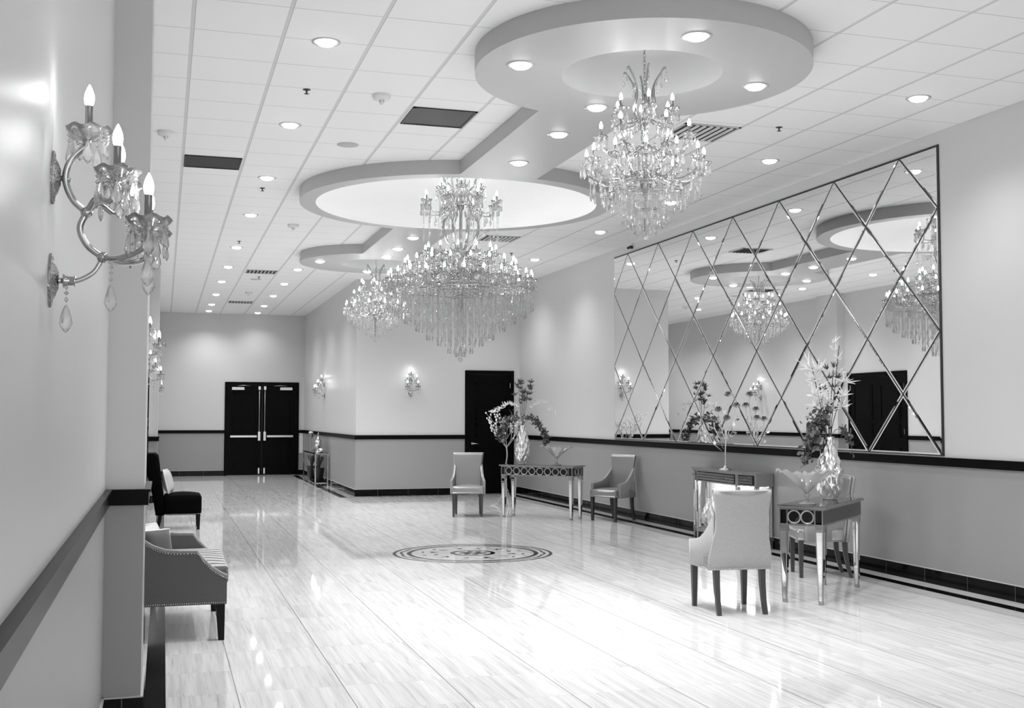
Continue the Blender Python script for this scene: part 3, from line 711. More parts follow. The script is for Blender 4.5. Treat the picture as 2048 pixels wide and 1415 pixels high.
def sconce(x, y, z, rz, label):
    t = thing('crystal_sconce', label, 'wall sconce', (x, y, z), rz, 'crystal wall sconces')
    link('wall_plate', sc_m['plate_u'], t); link('wall_plate', sc_m['plate_l'], t); link('spine', sc_m['spine'], t)
    for i, (cx, cy, cz, root) in enumerate(cups):
        if root is None: o = link('arm', sc_m.setdefault('a0', B().lathe([(.005, .330), (.008, .340), (.014, .352), (.017, .358)], 12, Matrix.Translation((.078, 0, 0))).mesh('arm', M['arm'])), t)
        else:
            k = 'a%d' % i
            if k not in sc_m:
                sag = .0 if i < 3 else .035
                bb = sc_arm([(root[0], 0, root[1]), (root[0]+(cx-root[0])*.35, cy*.45, root[1]+(.03 if i < 3 else -.006)), (cx-.015, cy*.9, cz-.06), (cx, cy, cz-.03)])
                bb.add(cup_b.v, cup_b.f, True, Matrix.Translation((cx, cy, cz))); sc_m[k] = bb.mesh('arm', M['arm'])
            o = link('arm', sc_m[k], t)
        link('candle_sleeve', candle_me, o, (cx, cy, cz)); link('bulb', bulb_me2, o, (cx, cy, cz)); link('drip_dish', dish_me, o, (cx, cy, cz))
        for q in range(7):
            a = 2*pi*(q+.3)/7; p = link('crystal_pendant', sc_pend if q % 2 else sc_ros, t, (cx+.046*cos(a), cy+.046*sin(a), cz+.006), a+pi/2)
    for px_, pz_ in ((.142, .045), (.040, -.008)):
        link('crystal_pendant', sc_long, t, (px_, 0, pz_), .4)
    link('crystal_pendant', sc_long, t, (.228, .105, .10), .2); link('crystal_pendant', sc_long, t, (.228, -.105, .10), .2)
    return t
sc_pend = pendant_mesh(s=.95).mesh('crystal_pendant', M['crystal'])
_b = B()
for k in range(8): _b.octa((.011*cos(2*pi*k/8), .004, -.012+.011*sin(2*pi*k/8)), .006, .006, 5)
_d = teardrop(.62, -.026); _b.add(_d.v, _d.f); sc_ros = _b.mesh('crystal_pendant', M['crystal'])
_b = B(); _b.octa((0, 0, -.008), .005, .007, 6); _b.octa((0, 0, -.022), .007, .006, 6); _b.octa((0, 0, -.038), .006, .008, 6); _d = teardrop(1.15, -.05); _b.add(_d.v, _d.f); sc_long = _b.mesh('crystal_pendant', M['crystal'])
sconce(XL, 2.975, 1.871, 0, 'nearest crystal candle sconce, large on the left wall close to the camera')
sconce(XL, 10.0, 1.99, 0, 'crystal candle sconce on the left wall just beyond the near pilaster')
sconce(XL, 17.2, 1.99, 0, 'crystal candle sconce on the left wall above the black chair, third along')
sconce(XL, 25.0, 1.99, 0, 'farthest crystal candle sconce on the left wall, beyond the far pilaster')
sconce(XB, 26.5, 2.0, pi, 'crystal candle sconce above the glass stand near the double door')
sconce(4.615, YA, 1.98, -pi/2, 'crystal candle sconce on the back wall left of the single door')

# ------------------------------------------------------------------ chairs
def rrect(cx, cy, z, w_, d_, n=6, r=.4, bow=0.):
    """rounded rectangle ring in a plane of constant z; bow pushes the front centre back"""
    pts = []
    rr = min(w_, d_)*r
    for qx, qy, a0 in ((1, 1, 0), (-1, 1, pi/2), (-1, -1, pi), (1, -1, 3*pi/2)):
        for k in range(n):
            a = a0+pi/2*k/(n-1)
            pts.append((cx+qx*(w_/2-rr)+rr*cos(a), cy+qy*(d_/2-rr)+rr*sin(a), z))
    return [(x, y+bow*(1-((x-cx)/(w_/2))**2), zz) for x, y, zz in pts]
def tleg(b, x0, y0, z0, x1, y1, z1, a, c):
    """square tapered leg from top (x0..) size a to foot size c; slight bend for splayed ones"""
    rings = []
    for s in (0, .35, .7, 1):
        q = s*s if (abs(x1-x0)+abs(y1-y0)) > .02 else s
        x, y, z, w_ = x0+(x1-x0)*q, y0+(y1-y0)*q, z0+(z1-z0)*s, a+(c-a)*s
        rings.append([(x-w_/2, y-w_/2, z), (x+w_/2, y-w_/2, z), (x+w_/2, y+w_/2, z), (x-w_/2, y+w_/2, z)])
    return b.loft(rings, False, True)
CW = [(.345, .505), (.45, .50), (.55, .465), (.65, .415), (.75, .41), (.85, .43), (.93, .45), (.965, .455)]
def back_rings(dy, t_, grow, zlift=0.):
    out = []
    for i, (z, w_) in enumerate(CW):
        yc = .185+(z-.345)*.13+dy
        tt = t_ if i < len(CW)-1 else t_*.7
        out.append(rrect(0, yc, z+(zlift if i == len(CW)-1 else 0), w_+grow, tt, bow=.022))
    return out
def side_rings(s, off, t_):
    """arm panel lofted from back to front"""
    out = []
    for y, zt, xo in ((.245, .80, .212), (.20, .755, .216), (.14, .69, .222), (.07, .625, .232), (0, .58, .243), (-.08, .560, .252), (-.16, .553, .258), (-.195, .550, .259)):
        x = s*(xo+off); z0 = .345
        yb = min(y, .200); out.append([(x-t_/2, yb, z0), (x+t_/2, yb, z0), (x+t_/2, y, zt-.012), (x+t_/4, y, zt), (x-t_/4, y, zt), (x-t_/2, y, zt-.012)])
    return out
ch = {}
b = B(); b.loft(back_rings(-.012, .05, 0), True, True); ch['backrest'] = ('backrest', b.mesh('backrest', M['leather']))
b = B(); b.loft(back_rings(.022, .028, .022, .004), True, True); ch['outer'] = ('outer_back', b.mesh('outer_back', M['linen']))
for s in (-1, 1):
    b = B(); b.loft(side_rings(s, -.012, .03), True, True); ch['in%d' % s] = ('armrest', b.mesh('armrest', M['leather']))
    b = B(); b.loft(side_rings(s, .006, .012), True, True); ch['out%d' % s] = ('outer_side', b.mesh('outer_side', M['linen']))
_o = rbox('seat', -.245, .245, -.265, .19, .35, .465, .03, M['leather'], puff=.02); ch['seat'] = ('seat', _o.data); bpy.data.objects.remove(_o)
for s in (-1, 1):
    b = B(); tleg(b, s*.215, -.225, .355, s*.215, -.225, 0, .048, .032); ch['fl%d' % s] = ('leg', b.mesh('leg', M['cleg']))
    b = B(); tleg(b, s*.19, .195, .355, s*.19, .255, 0, .046, .032); ch['bl%d' % s] = ('leg', b.mesh('leg', M['cleg']))
b = B()
for k in range(27): b.ball((-.232+.464*k/26, .232+.0, .356), .0045, 6, 4)
for s in (-1, 1):
    for k in range(22): b.ball((s*(.255+.003*(k/22)), .21-.40*k/21, .356), .0045, 6, 4)
ch['nails'] = ('nailhead_trim', b.mesh('nailhead_trim', M['stud']))
b = B(); b.tube([(p[0], p[1], p[2]) for p in [(x*.455/2, .277+.012+.022*(1-x*x), .958) for x in [-1+.1*k for k in range(21)]]], .006, 6); ch['piping'] = ('piping', b.mesh('piping', M['leather']))
def chair(x, y, fx, fy, label):
    t = thing('side_chair', label, 'chair', (x, y, 0), atan2(fx, -fy), 'silver leather side chairs')
    for k, (nm, me) in ch.items(): link(nm, me, t)
    return t
# facing vector (front) : local -y -> world
def chair_at(x, y, fx, fy, label): return chair(x, y, fx, fy, label)
chair_at(4.56, 17.37, -.27, -.96, 'silver leather side chair with low arms standing left of the far mirrored console')
chair_at(6.43, 15.98, -.87, -.49, 'silver leather side chair against the right wall, right of the far mirrored console')
chair_at(4.37, 8.38, .097, .995, 'side chair in front with its pale linen back turned to the camera')
chair_at(6.17, 9.95, -.94, .34, 'side chair mostly hidden behind the near mirrored console')

# settee: local -y front, x along width
def settee(x, y, rz):
    t = thing('settee', 'grey upholstered settee with swooping nail-trimmed arms standing against the left wall by the pilaster', 'settee', (x, y, 0), rz)
    Wd = 1.30; D0, D1 = .23, -.47       # back, front in local y
    prof = [(D0, .86), (.17, .80), (.10, .70), (.03, .655), (-.05, .625), (-.15, .614), (-.262, .612), (-.30, .56), (-.36, .50), (-.42, .46), (-.462, .44)]
    for s in (-1, 1):
        rings = []; xo = s*(Wd/2-.03)
        for yy, zt in prof:
            rings.append([(xo-.03, yy, .25), (xo+.03, yy, .25), (xo+.03, yy, zt-.012), (xo+.015, yy, zt), (xo-.015, yy, zt), (xo-.03, yy, zt-.012)])
        B().loft(rings, False, True).obj('armrest', M['grey'], t)
        B().tube([(xo, yy, zt+.002) for yy, zt in prof], .008, 6).obj('piping', M['linen'], t)
        nb = B()
        pp = spline([(s*Wd/2+s*.001, yy, zt-.016) for yy, zt in prof], 5)
        for q in pp[::1]: nb.ball(q, .0042, 5, 4)
        for k in range(46): nb.ball((s*Wd/2+s*.001, .2-.66*k/45, .262), .0042, 5, 4)
        nb.obj('nailhead_trim', M['stud'], t)
    rings = []
    for z, yc, tt in ((.25, .18, .09), (.5, .19, .09), (.7, .205, .085), (.86, .22, .07), (.885, .222, .04)):
        rings.append(rrect(0, yc, z, Wd-.02, tt, r=.4))
    B().loft(rings, True, True).obj('backrest', M['grey'], t)
    rbox('seat_rail', -Wd/2+.06, Wd/2-.06, -.465, .14, .25, .38, .012, M['grey'], t)
    rbox('seat', -Wd/2+.062, Wd/2-.062, -.475, .14, .38, .50, .035, M['stripe'], t, puff=.02)
    for s in (-1, 1):
        tleg(B(), s*(Wd/2-.04), -.42, .255, s*(Wd/2-.04), -.43, 0, .062, .04).obj('leg', M['blackleg'], t)
        tleg(B(), s*(Wd/2-.04), .19, .255, s*(Wd/2-.04), .20, 0, .055, .04).obj('leg', M['blackleg'], t)
    return t
# rotation: local -y -> +X world : rz = pi/2
SY = 8.22+.65
settee(-.02, SY, pi/2)
def pillow(name, label, loc, s, rot, mt, rim):
    t = thing(name, label, 'pillow', loc, 0); t.rotation_euler = rot
    b = B(); n = 10; V = []; F = []
    for sg in (1, -1):
        o = len(V)
        for i in range(n+1):
            for j in range(n+1):
                u_, v_ = -1+2*i/n, -1+2*j/n; e = (1-u_**4)*(1-v_**4)
                k_ = 1-.06*(1-abs(u_))*(abs(v_)**3)-.06*(1-abs(v_))*(abs(u_)**3)
                V.append((u_*s/2*k_, v_*s/2*k_, s/2+0)); V[-1] = (u_*s/2*k_, sg*(.004+.055*e**.7), v_*s/2*k_+s/2)
        for i in range(n):
            for j in range(n):
                a = o+i*(n+1)+j; F.append((a, a+n+1, a+n+2, a+1) if sg > 0 else (a, a+1, a+n+2, a+n+1))
    b.add(V, F, True); b.obj('cushion', mt, t)
    P = [(-1, -1), (1, -1), (1, 1), (-1, 1), (-1, -1)]; pp = []
    for (a0, c0), (a1, c1) in zip(P[:-1], P[1:]):
        for k in range(8): pp.append((a0+(a1-a0)*k/8, c0+(c1-c0)*k/8))
    B().tube([(p[0]*s/2*.99, 0, p[1]*s/2*.99+s/2) for p in pp+[pp[0]]], .006, 6).obj('welt', rim, t)
pillow('throw_pillow', 'grey throw pillow with pale welt leaning at the near end of the settee', (-.01, SY-.40, .505), .24, (radians(-12), 0, radians(38)), M['grey'], M['pearl'])
pillow('throw_pillow', 'silvery throw pillow standing behind the grey one on the settee', (-.06, SY-.16, .505), .26, (radians(-10), 0, radians(60)), M['pillow'], M['pearl'])

# black armless chair: local -y front
def black_chair(x, y, rz):
    t = thing('accent_chair', 'black velvet armless chair with nailhead trim against the left wall beyond the settee', 'chair', (x, y, 0), rz)
    rings = []
    for z, yc, tt, w_ in ((.20, .10, .12, .56), (.45, .13, .14, .56), (.70, .18, .17, .57), (.90, .22, .20, .58), (1.00, .24, .21, .58), (1.03, .245, .15, .56)):
        rings.append(rrect(0, yc, z, w_, tt, r=.25))
    B().loft(rings, True, True).obj('backrest', M['blackv'], t)
    rbox('seat', -.29, .29, -.44, .06, .20, .47, .045, M['blackv'], t, puff=.03)
    nb = B()
    for s in (-1, 1):
        for k in range(24): nb.ball((s*.292, .04-.46*k/23, .215), .006, 5, 4)
    for k in range(26): nb.ball((-.27+.54*k/25, -.443, .215), .006, 5, 4)
    nb.obj('nailhead_trim', M['stud'], t)
    for sx in (-1, 1):
        tleg(B(), sx*.25, -.40, .215, sx*.25, -.40, 0, .05, .034).obj('leg', M['blackleg'], t)
        tleg(B(), sx*.25, .10, .215, sx*.25, .14, 0, .05, .034).obj('leg', M['blackleg'], t)
BX, BY = .085, 16.55
black_chair(BX, BY, pi/2)
pillow('throw_pillow', 'small pale silver pillow leaning on the black armless chair', (BX+.03, BY-.10, .49), .33, (radians(-14), 0, radians(80)), M['pillow'], M['pearl'])

# ------------------------------------------------------------------ mirrored consoles
def console(x, y, rz, label):
    t = thing('console_table', label, 'console table', (x, y, 0), rz, 'mirrored console tables')
    Lx, Dy, H = 1.27, .42, .805
    b = B().box(-Lx/2, Lx/2, -Dy/2, Dy/2, H-.022, H-.006); b.obj('top_frame', M['champ'], t)
    B().box(-Lx/2+.012, Lx/2-.012, -Dy/2+.012, Dy/2-.012, H-.006, H).obj('top_mirror', M['topm'], t)
    ax_, ay, z0, z1 = Lx/2-.025, Dy/2-.025, .640, H-.022
    B().box(-ax_, ax_, -ay, ay, z0, z1).obj('apron', M['champ'], t)
    # mirrored insets
    def inset(nm, x0, x1, y0, y1): return B().box(x0, x1, y0, y1, z0+.016, z1-.014).obj(nm, M['smoked'], t)
    cw = .075
    inset('front_panel', -ax_+cw, ax_-cw, -ay-.003, -ay)
    inset('back_panel', -ax_+.004, ax_-.004, ay, ay+.003)
    for s in (-1, 1):
        a0, a1 = sorted((s*ax_, s*(ax_+.003))); inset('end_panel', a0, a1, -ay+cw, ay-cw)
        c0, c1 = sorted((s*(ax_-cw+.012), s*(ax_-.012))); inset('corner_panel', c0, c1, -ay-.003, -ay)
        for sy in (-1, 1):
            d0, d1 = sorted((sy*(ay-cw+.012), sy*(ay-.012))); inset('corner_panel', a0, a1, d0, d1)
    # ring fretwork: local ring lies in xz plane
    zc = (z0+z1)/2+.001; r_ = .052
    def fret(n_, length, Tm):
        for k in range(n_):
            q = -length/2+length*(k+.5)/n_
            fb = B(); prof = []
            fb.torus(r_, .0075, 28, 6, T=Tm @ Matrix.Translation((q, 0, zc)) @ Matrix.Rotation(pi/2, 4, 'X'))
            for dx, dz, ex, ez in ((0, r_, 0, (z1-z0)/2-.004), (0, -r_, 0, -(z1-z0)/2+.004), (r_, 0, length/n_/2, 0), (-r_, 0, -length/n_/2, 0)):
                fb.tube([(q+dx, 0, zc+dz), (q+ex, 0, zc+ez)], .005, 6, T=Tm)
            fb.obj('ring_fret', M['champ'], t)
    fret(8, 2*(ax_-cw), Matrix.Translation((0, -ay-.008, 0)))
    for s in (-1, 1): fret(2, 2*(ay-cw), Matrix.Translation((s*(ax_+.008), 0, 0)) @ Matrix.Rotation(pi/2, 4, 'Z'))
    for sx in (-1, 1):
        for sy in (-1, 1):
            cx, cy = sx*(ax_-.034), sy*(ay-.034)
            lb = B(); lb.box(cx-.037, cx+.037, cy-.037, cy+.037, .632, .642); lb.box(cx-.030, cx+.030, cy-.030, cy+.030, .618, .632)
            def sq(w_, z): return [(cx-w_, cy-w_, z), (cx+w_, cy-w_, z), (cx+w_, cy+w_, z), (cx-w_, cy+w_, z)]
            lb.loft([sq(.033, .618), sq(.033, .60), sq(.018, .012), sq(.018, .0)], False, True)
            lo = lb.obj('leg', M['champ'], t)
            mb = B()
            for a in range(4):
                T2 = Matrix.Translation((cx, cy, 0)) @ Matrix.Rotation(a*pi/2, 4, 'Z')
                mb.add([(-.024, -.0345, .59), (.024, -.0345, .59), (.011, -.0198, .03), (-.011, -.0198, .03)], [(0, 1, 2, 3)], T=T2)
                mb.add([(-.024, -.033, .59), (.024, -.033, .59), (.024, -.0345, .59), (-.024, -.0345, .59)], [(0, 1, 2, 3)], T=T2)
            mb.obj('mirror_inlay', M['mirror'], lo)
    return t
TA = (5.535, 16.665, radians(-46.4)); TB = (5.522, 8.87, radians(-137.7))
console(*TA, 'mirrored console table with ring fretwork standing between two chairs by the back right corner')
console(*TB, 'near mirrored console table seen end on beside the pale-backed chair')
def on(Tt, lx, ly, z=.805): return (Tt[0]+lx*cos(Tt[2])-ly*sin(Tt[2]), Tt[1]+lx*sin(Tt[2])+ly*cos(Tt[2]), z)

# ------------------------------------------------------------------ vases
def vase_b(H, rmax, n=10, waves=5, slim=.45, neck=.40):
    N_ = n*8; rings = []; K = 64
    for j in range(K+1):
        s = j/K
        env = slim+(1-slim)*sin(pi*min(1, (s*1.0)**.80*.98+.0))**.9 if s < .55 else None
        # profile: narrow foot, belly at 35 percent, tapering neck
        if s < .34: r0 = rmax*(.52+.48*sin(pi/2*s/.34))
        else: r0 = rmax*(neck+(1-neck)*(.5+.5*cos(pi*(s-.34)/.66)))
        amp = .125*min(1, s*8)*min(1, (1-s)*10)
        ring = []
        for k in range(N_):
            a = 2*pi*k/N_
            m_ = cos(n*a)*cos(pi*waves*2*s/2*1.0*1.6)
            rr = r0*(1+amp*m_); ring.append((rr*cos(a), rr*sin(a), H*s))
        rings.append(ring)
    rin = rmax*neck*.86
    rings.append([(rin*cos(2*pi*k/N_), rin*sin(2*pi*k/N_), H) for k in range(N_)]); rings.append([(rin*cos(2*pi*k/N_), rin*sin(2*pi*k/N_), H*.9) for k in range(N_)])
    b = B(); b.loft(rings, True, True); return b
def vase(loc, H, rmax, label, n=8, mt='silver', neck=.40):
    b = vase_b(H, rmax, n, 4, neck=neck); o = b.obj('vase', M[mt], None, loc); tag(o, label, 'vase'); return o
vA = on(TA, -.34, .0); vB = on(TB, -.258, .0)
vase(vA, .60, .112, 'tall silver wave-fluted vase on the far mirrored console', neck=.58)
vase(vB, .56, .118, 'tall silver wave-fluted vase on the near mirrored console')

# ------------------------------------------------------------------ footed glass bowls
def glass_bowl(loc, rz, L_, H_, label):
    t = thing('glass_bowl', label, 'bowl', loc, rz, 'footed cut-glass bowls')
    B().lathe([(.075, 0), (.076, .004), (.06, .012), (.03, .025), (.014, .045), (.012, .06), (.022, .068), (.026, .078), (.020, .088), (.012, .094)], 24).obj('foot', M['glassware'], t)
    N_ = 48; rings = []
    z0 = .094; 
    def surf(s, a, off):
        ex = abs(cos(a))
        rl = L_/2*(.55+.45*ex**3.); r_ = (.015+(rl-.015)*s**1.15)-off*.6
        yy = sin(a)*(.015+(.125-.015)*s**.9)*(1.0); xx = cos(a)*r_
        ruff = .012*s*s*cos(12*a)
        z = z0+(H_-z0)*(s**1.0)*(.86+.14*ex**4)+ruff+off
        if ex > .9 and s > .9: z += .0
        return (xx, yy*(1+.05*cos(12*a)*s), z)
    S_ = [i/10 for i in range(11)]
    out_ = [[surf(s, 2*pi*k/N_, 0) for k in range(N_)] for s in S_]
    in_ = [[surf(s, 2*pi*k/N_, .005) for k in range(N_)] for s in reversed(S_)]
    B().loft(out_+in_, False, True).obj('bowl', M['glassware'], t)
    for s in (-1, 1):
        P = spline([(s*L_/2*.93, 0, H_-.02), (s*L_/2*1.0, 0, H_), (s*L_/2*1.05, 0, H_+.005), (s*L_/2*1.08, 0, H_-.012)], 5)
        B().tube(P, .011, 8).obj('scroll_end', M['glassware'], t)
    return t
glass_bowl(on(TA, .254, 0), TA[2]+.1, .50, .285, 'ruffled clear glass footed bowl on the far mirrored console')
glass_bowl(on(TB, .42, -.003), radians(-24), .46, .285, 'ruffled clear glass footed bowl on the near mirrored console')

# ------------------------------------------------------------------ flowers
def spiky(b, p, d, n, L_, w_=.006, seed=0, curl=.35):
    """burst of thin curling petals"""
    rr = random.Random(seed)
    for k in range(n):
        a = rr.uniform(0, 2*pi); e = rr.uniform(-.3, 1.2)
        v = Vector((cos(a)*cos(e), sin(a)*cos(e), sin(e)))+Vector(d)*.5; v.normalize()
        c = Vector((rr.uniform(-1, 1), rr.uniform(-1, 1), rr.uniform(-1, 1)))*curl
        l_ = L_*rr.uniform(.6, 1.1)
        q = [Vector(p)+v*l_*s+c*l_*s*s*.6 for s in (0, .33, .66, 1)]
        b.tube([tuple(x) for x in q], [w_*.6, w_, w_*.8, w_*.15], 5)
def cluster(b, pts, n, r, size, seed):
    """petal-like leaves clustered along a drooping path"""
    rr = random.Random(seed)
    for k in range(n):
        s = rr.random()*(len(pts)-1); i = int(s); f_ = s-i
        c = Vector(pts[i]).lerp(Vector(pts[min(i+1, len(pts)-1)]), f_)
        c += Vector((rr.gauss(0, 1), rr.gauss(0, 1), rr.gauss(0, .8)))*r*(1-.45*s/(len(pts)-1))
        sz = size*rr.uniform(.7, 1.2)
        u = Vector((rr.gauss(0, 1), rr.gauss(0, 1), rr.gauss(0, 1))).normalized(); v = u.orthogonal().normalized(); w_ = u.cross(v)
        V = [tuple(c+v*sz), tuple(c+v*sz*.45+w_*sz*.62+u*sz*.15), tuple(c-v*sz*.5+w_*sz*.45), tuple(c-v*sz*.8), tuple(c-v*sz*.5-w_*sz*.45), tuple(c+v*sz*.45-w_*sz*.62+u*sz*.15)]
        b.add(V, [(0, 1, 2, 3, 4, 5)], True)
# camera-right direction in plan, to lay the sprays out the way they stand
rx_, ry_ = rt.x, rt.y
def cr(loc, a, z, d=0.): return (loc[0]+a*rx_+d*fw.x, loc[1]+a*ry_+d*fw.y, loc[2]+z)
def rel(loc): return lambda a, z, d=0.: (a*rx_+d*fw.x, a*ry_+d*fw.y, z)
def arrangement(loc, H, kind, label):
    t = thing('flower_arrangement', label, 'flower arrangement', (loc[0], loc[1], loc[2]+H*.72), 0)
    q = rel(loc); h0 = H*.28; rr = random.Random(kind)
    st = B()
    if kind == 1:      # near console
        tops = [(-.14, .82, 0), (-.07, .74, .05), (0, .62, 0), (.06, .86, .02), (.10, 1.02, -.02), (.13, .66, .0)]
    else:
        tops = [(-.06, .80, 0), (0, .84, .03), (.05, .80, 0), (.09, .72, 0), (-.20, .46, 0), (.14, .40, 0)]
    for a, z, d in tops: st.tube(spline([q(0, -.35, 0), q(a*.15, h0, d*.3), q(a*.6, z*.62, d), q(a, z-.05, d)], 4), .0035, 5)
    st.obj('stems', M['stem'], t)
    if kind == 1:
        blooms = [(-.10, .74), (-.13, .66), (-.09, .60), (-.12, .52), (-.05, .50), (-.10, .43), (.0, .44), (.03, .38), (.12, .52), (.14, .64), (.10, .72), (.09, .84), (.07, .92), (.05, .99), (.12, .42)]
        for i, (a, z) in enumerate(blooms):
            b = B(); spiky(b, q(a, z, rr.uniform(-.05, .05)), (rx_*.4*(1 if a > 0 else -1), ry_*.4, .5), 16, .115 if i not in (11, 12, 13) else .08, .0055, i); b.obj('bloom', M['bloom'], t)
        b = B(); spiky(b, q(-.16, .76, 0), (-rx_, -ry_, .5), 8, .16, .005, 77); b.obj('bloom', M['bloom'], t)
        dark = [(.07, .78), (.02, .68), (-.03, .58), (.06, .60), (.10, .68), (.0, .76)]
        for i, (a, z) in enumerate(dark):
            b = B(); spiky(b, q(a, z, .02), (0, 0, .8), 11, .06, .005, 30+i, .1); b.obj('dark_sprig', M['leafd'], t)
        b = B(); cluster(b, [q(-.05, .36), q(-.10, .27), q(-.13, .16), q(-.12, .06)], 330, .058, .027, 3); cluster(b, [q(-.15, .12), q(-.20, .02), q(-.22, -.08)], 110, .03, .024, 4); b.obj('trailing_foliage', M['leafm2'], t)
        b = B(); b.tube(spline([q(.02, .16), q(.07, .22), q(.14, .20), q(.19, .10), q(.22, -.02)], 4), .003, 5); cluster(b, [q(.13, .24), q(.17, .16), q(.20, .09)], 75, .022, .021, 5); cluster(b, [q(.205, .02), q(.22, -.03)], 8, .012, .010, 6); b.obj('trailing_foliage', M['leafm2'], t)
    else:
        for i in range(26):
            a, z = rr.uniform(-.11, .14), rr.uniform(.44, .84)
            b = B(); spiky(b, q(a, z, rr.uniform(-.05, .05)), (0, 0, 1), 10, .075, .006, 50+i, .12); b.obj('dark_sprig', M['leafd'], t)
        for i in range(9):
            a = -.08-.05*i; z = .44+.05*sin(i*.7)-.012*max(0, i-5)
            b = B(); spiky(b, q(a*.95, z, rr.uniform(-.04, .04)), (-rx_, -ry_, .3), 12, .075, .005, 70+i); b.obj('bloom', M['bloom'], t)
        for i in range(7):
            a = .12+.065*i; z = .44+.06*sin(i*.55)
            if i > 4: z -= .05*(i-4)
            b = B(); spiky(b, q(a, z, rr.uniform(-.03, .03)), (rx_, ry_, .2), 9, .08, .0045, 90+i); b.obj('bloom', M['bloom'], t)
        b = B(); cluster(b, [q(-.06, .28), q(-.18, .25), q(-.28, .16), q(-.34, .04), q(-.33, -.06)], 300, .06, .030, 8); b.obj('trailing_foliage', M['leafm2'], t)
        b = B(); cluster(b, [q(.10, .30), q(.20, .24), q(.27, .16), q(.33, .06), q(.38, -.02), q(.36, -.12)], 220, .040, .028, 9); b.obj('trailing_foliage', M['leafm2'], t)
M['leafm2'] = mat('grey_foliage', .105, .55)
arrangement(vA, .60, 2, 'dark sprigs, pale arching blooms and trailing foliage in the far silver vase')
arrangement(vB, .56, 1, 'white spidery blooms with grey trailing foliage in the near silver vase')

# ------------------------------------------------------------------ bud tree on curled wire feet
def bud_tree(x, y):
    t = thing('twig_tree', 'slender metal twig tree with white buds standing on curled feet behind the far console', 'decorative tree', (x, y, 0))
    q = rel((0, 0, 0)); rr = random.Random(5)
    B().tube(spline([q(0, .10), q(.01, .35), q(-.015, .6), q(.02, .85), q(.01, 1.02)], 6), .012, 8).obj('trunk', M['twig'], t)
    fb = B()
    for a in (0, 1, 2):
        v = 2*pi*a/3+.5; c_, s_ = cos(v), sin(v)
        fb.tube(spline([(0, 0, .30), (.05*c_, .05*s_, .26), (.09*c_, .09*s_, .14), (.16*c_, .16*s_, .03), (.24*c_, .24*s_, .006), (.27*c_, .27*s_, .02)], 5), .006, 6)
    fb.obj('feet', M['twig'], t)
    def branch(p, d, L_, lv, bb, ends):
        v = Vector(d).normalized(); c = Vector((rr.uniform(-.5, .5), rr.uniform(-.3, .3), rr.uniform(0, .5)))
        P = [Vector(p)+v*L_*s+c*L_*.4*s*s for s in (0, .3, .6, 1)]
        bb.tube([tuple(x_) for x_ in P], [.006*.75**lv]*3+[.003], 5)
        ends.append(P[-1])
        if lv < 3:
            for k in range(2 if lv else 3):
                nd = v+Vector((rr.uniform(-.9, .9), rr.uniform(-.6, .6), rr.uniform(-.1, .6)))
                branch(P[-1 if k else 2], nd, L_*rr.uniform(.6, .8), lv+1, bb, ends)
    ends_all = []
    for k in range(5):
        bb = B(); a = -1+.5*k
        d0 = Vector(q(a*.9, .9, rr.uniform(-.3, .3)))
        branch(q(.01, 1.0), d0, .22, 0, bb, ends_all); bb.obj('branch', M['twig'], t)
    bme = B().ball((0, 0, 0), .014, 8, 6, sq=(1, 1, 1.2)).mesh('bud', M['pearl'])
    for e in ends_all[:96]: link('bud', bme, t, tuple(e))
bud_tree(5.69, 19.1)

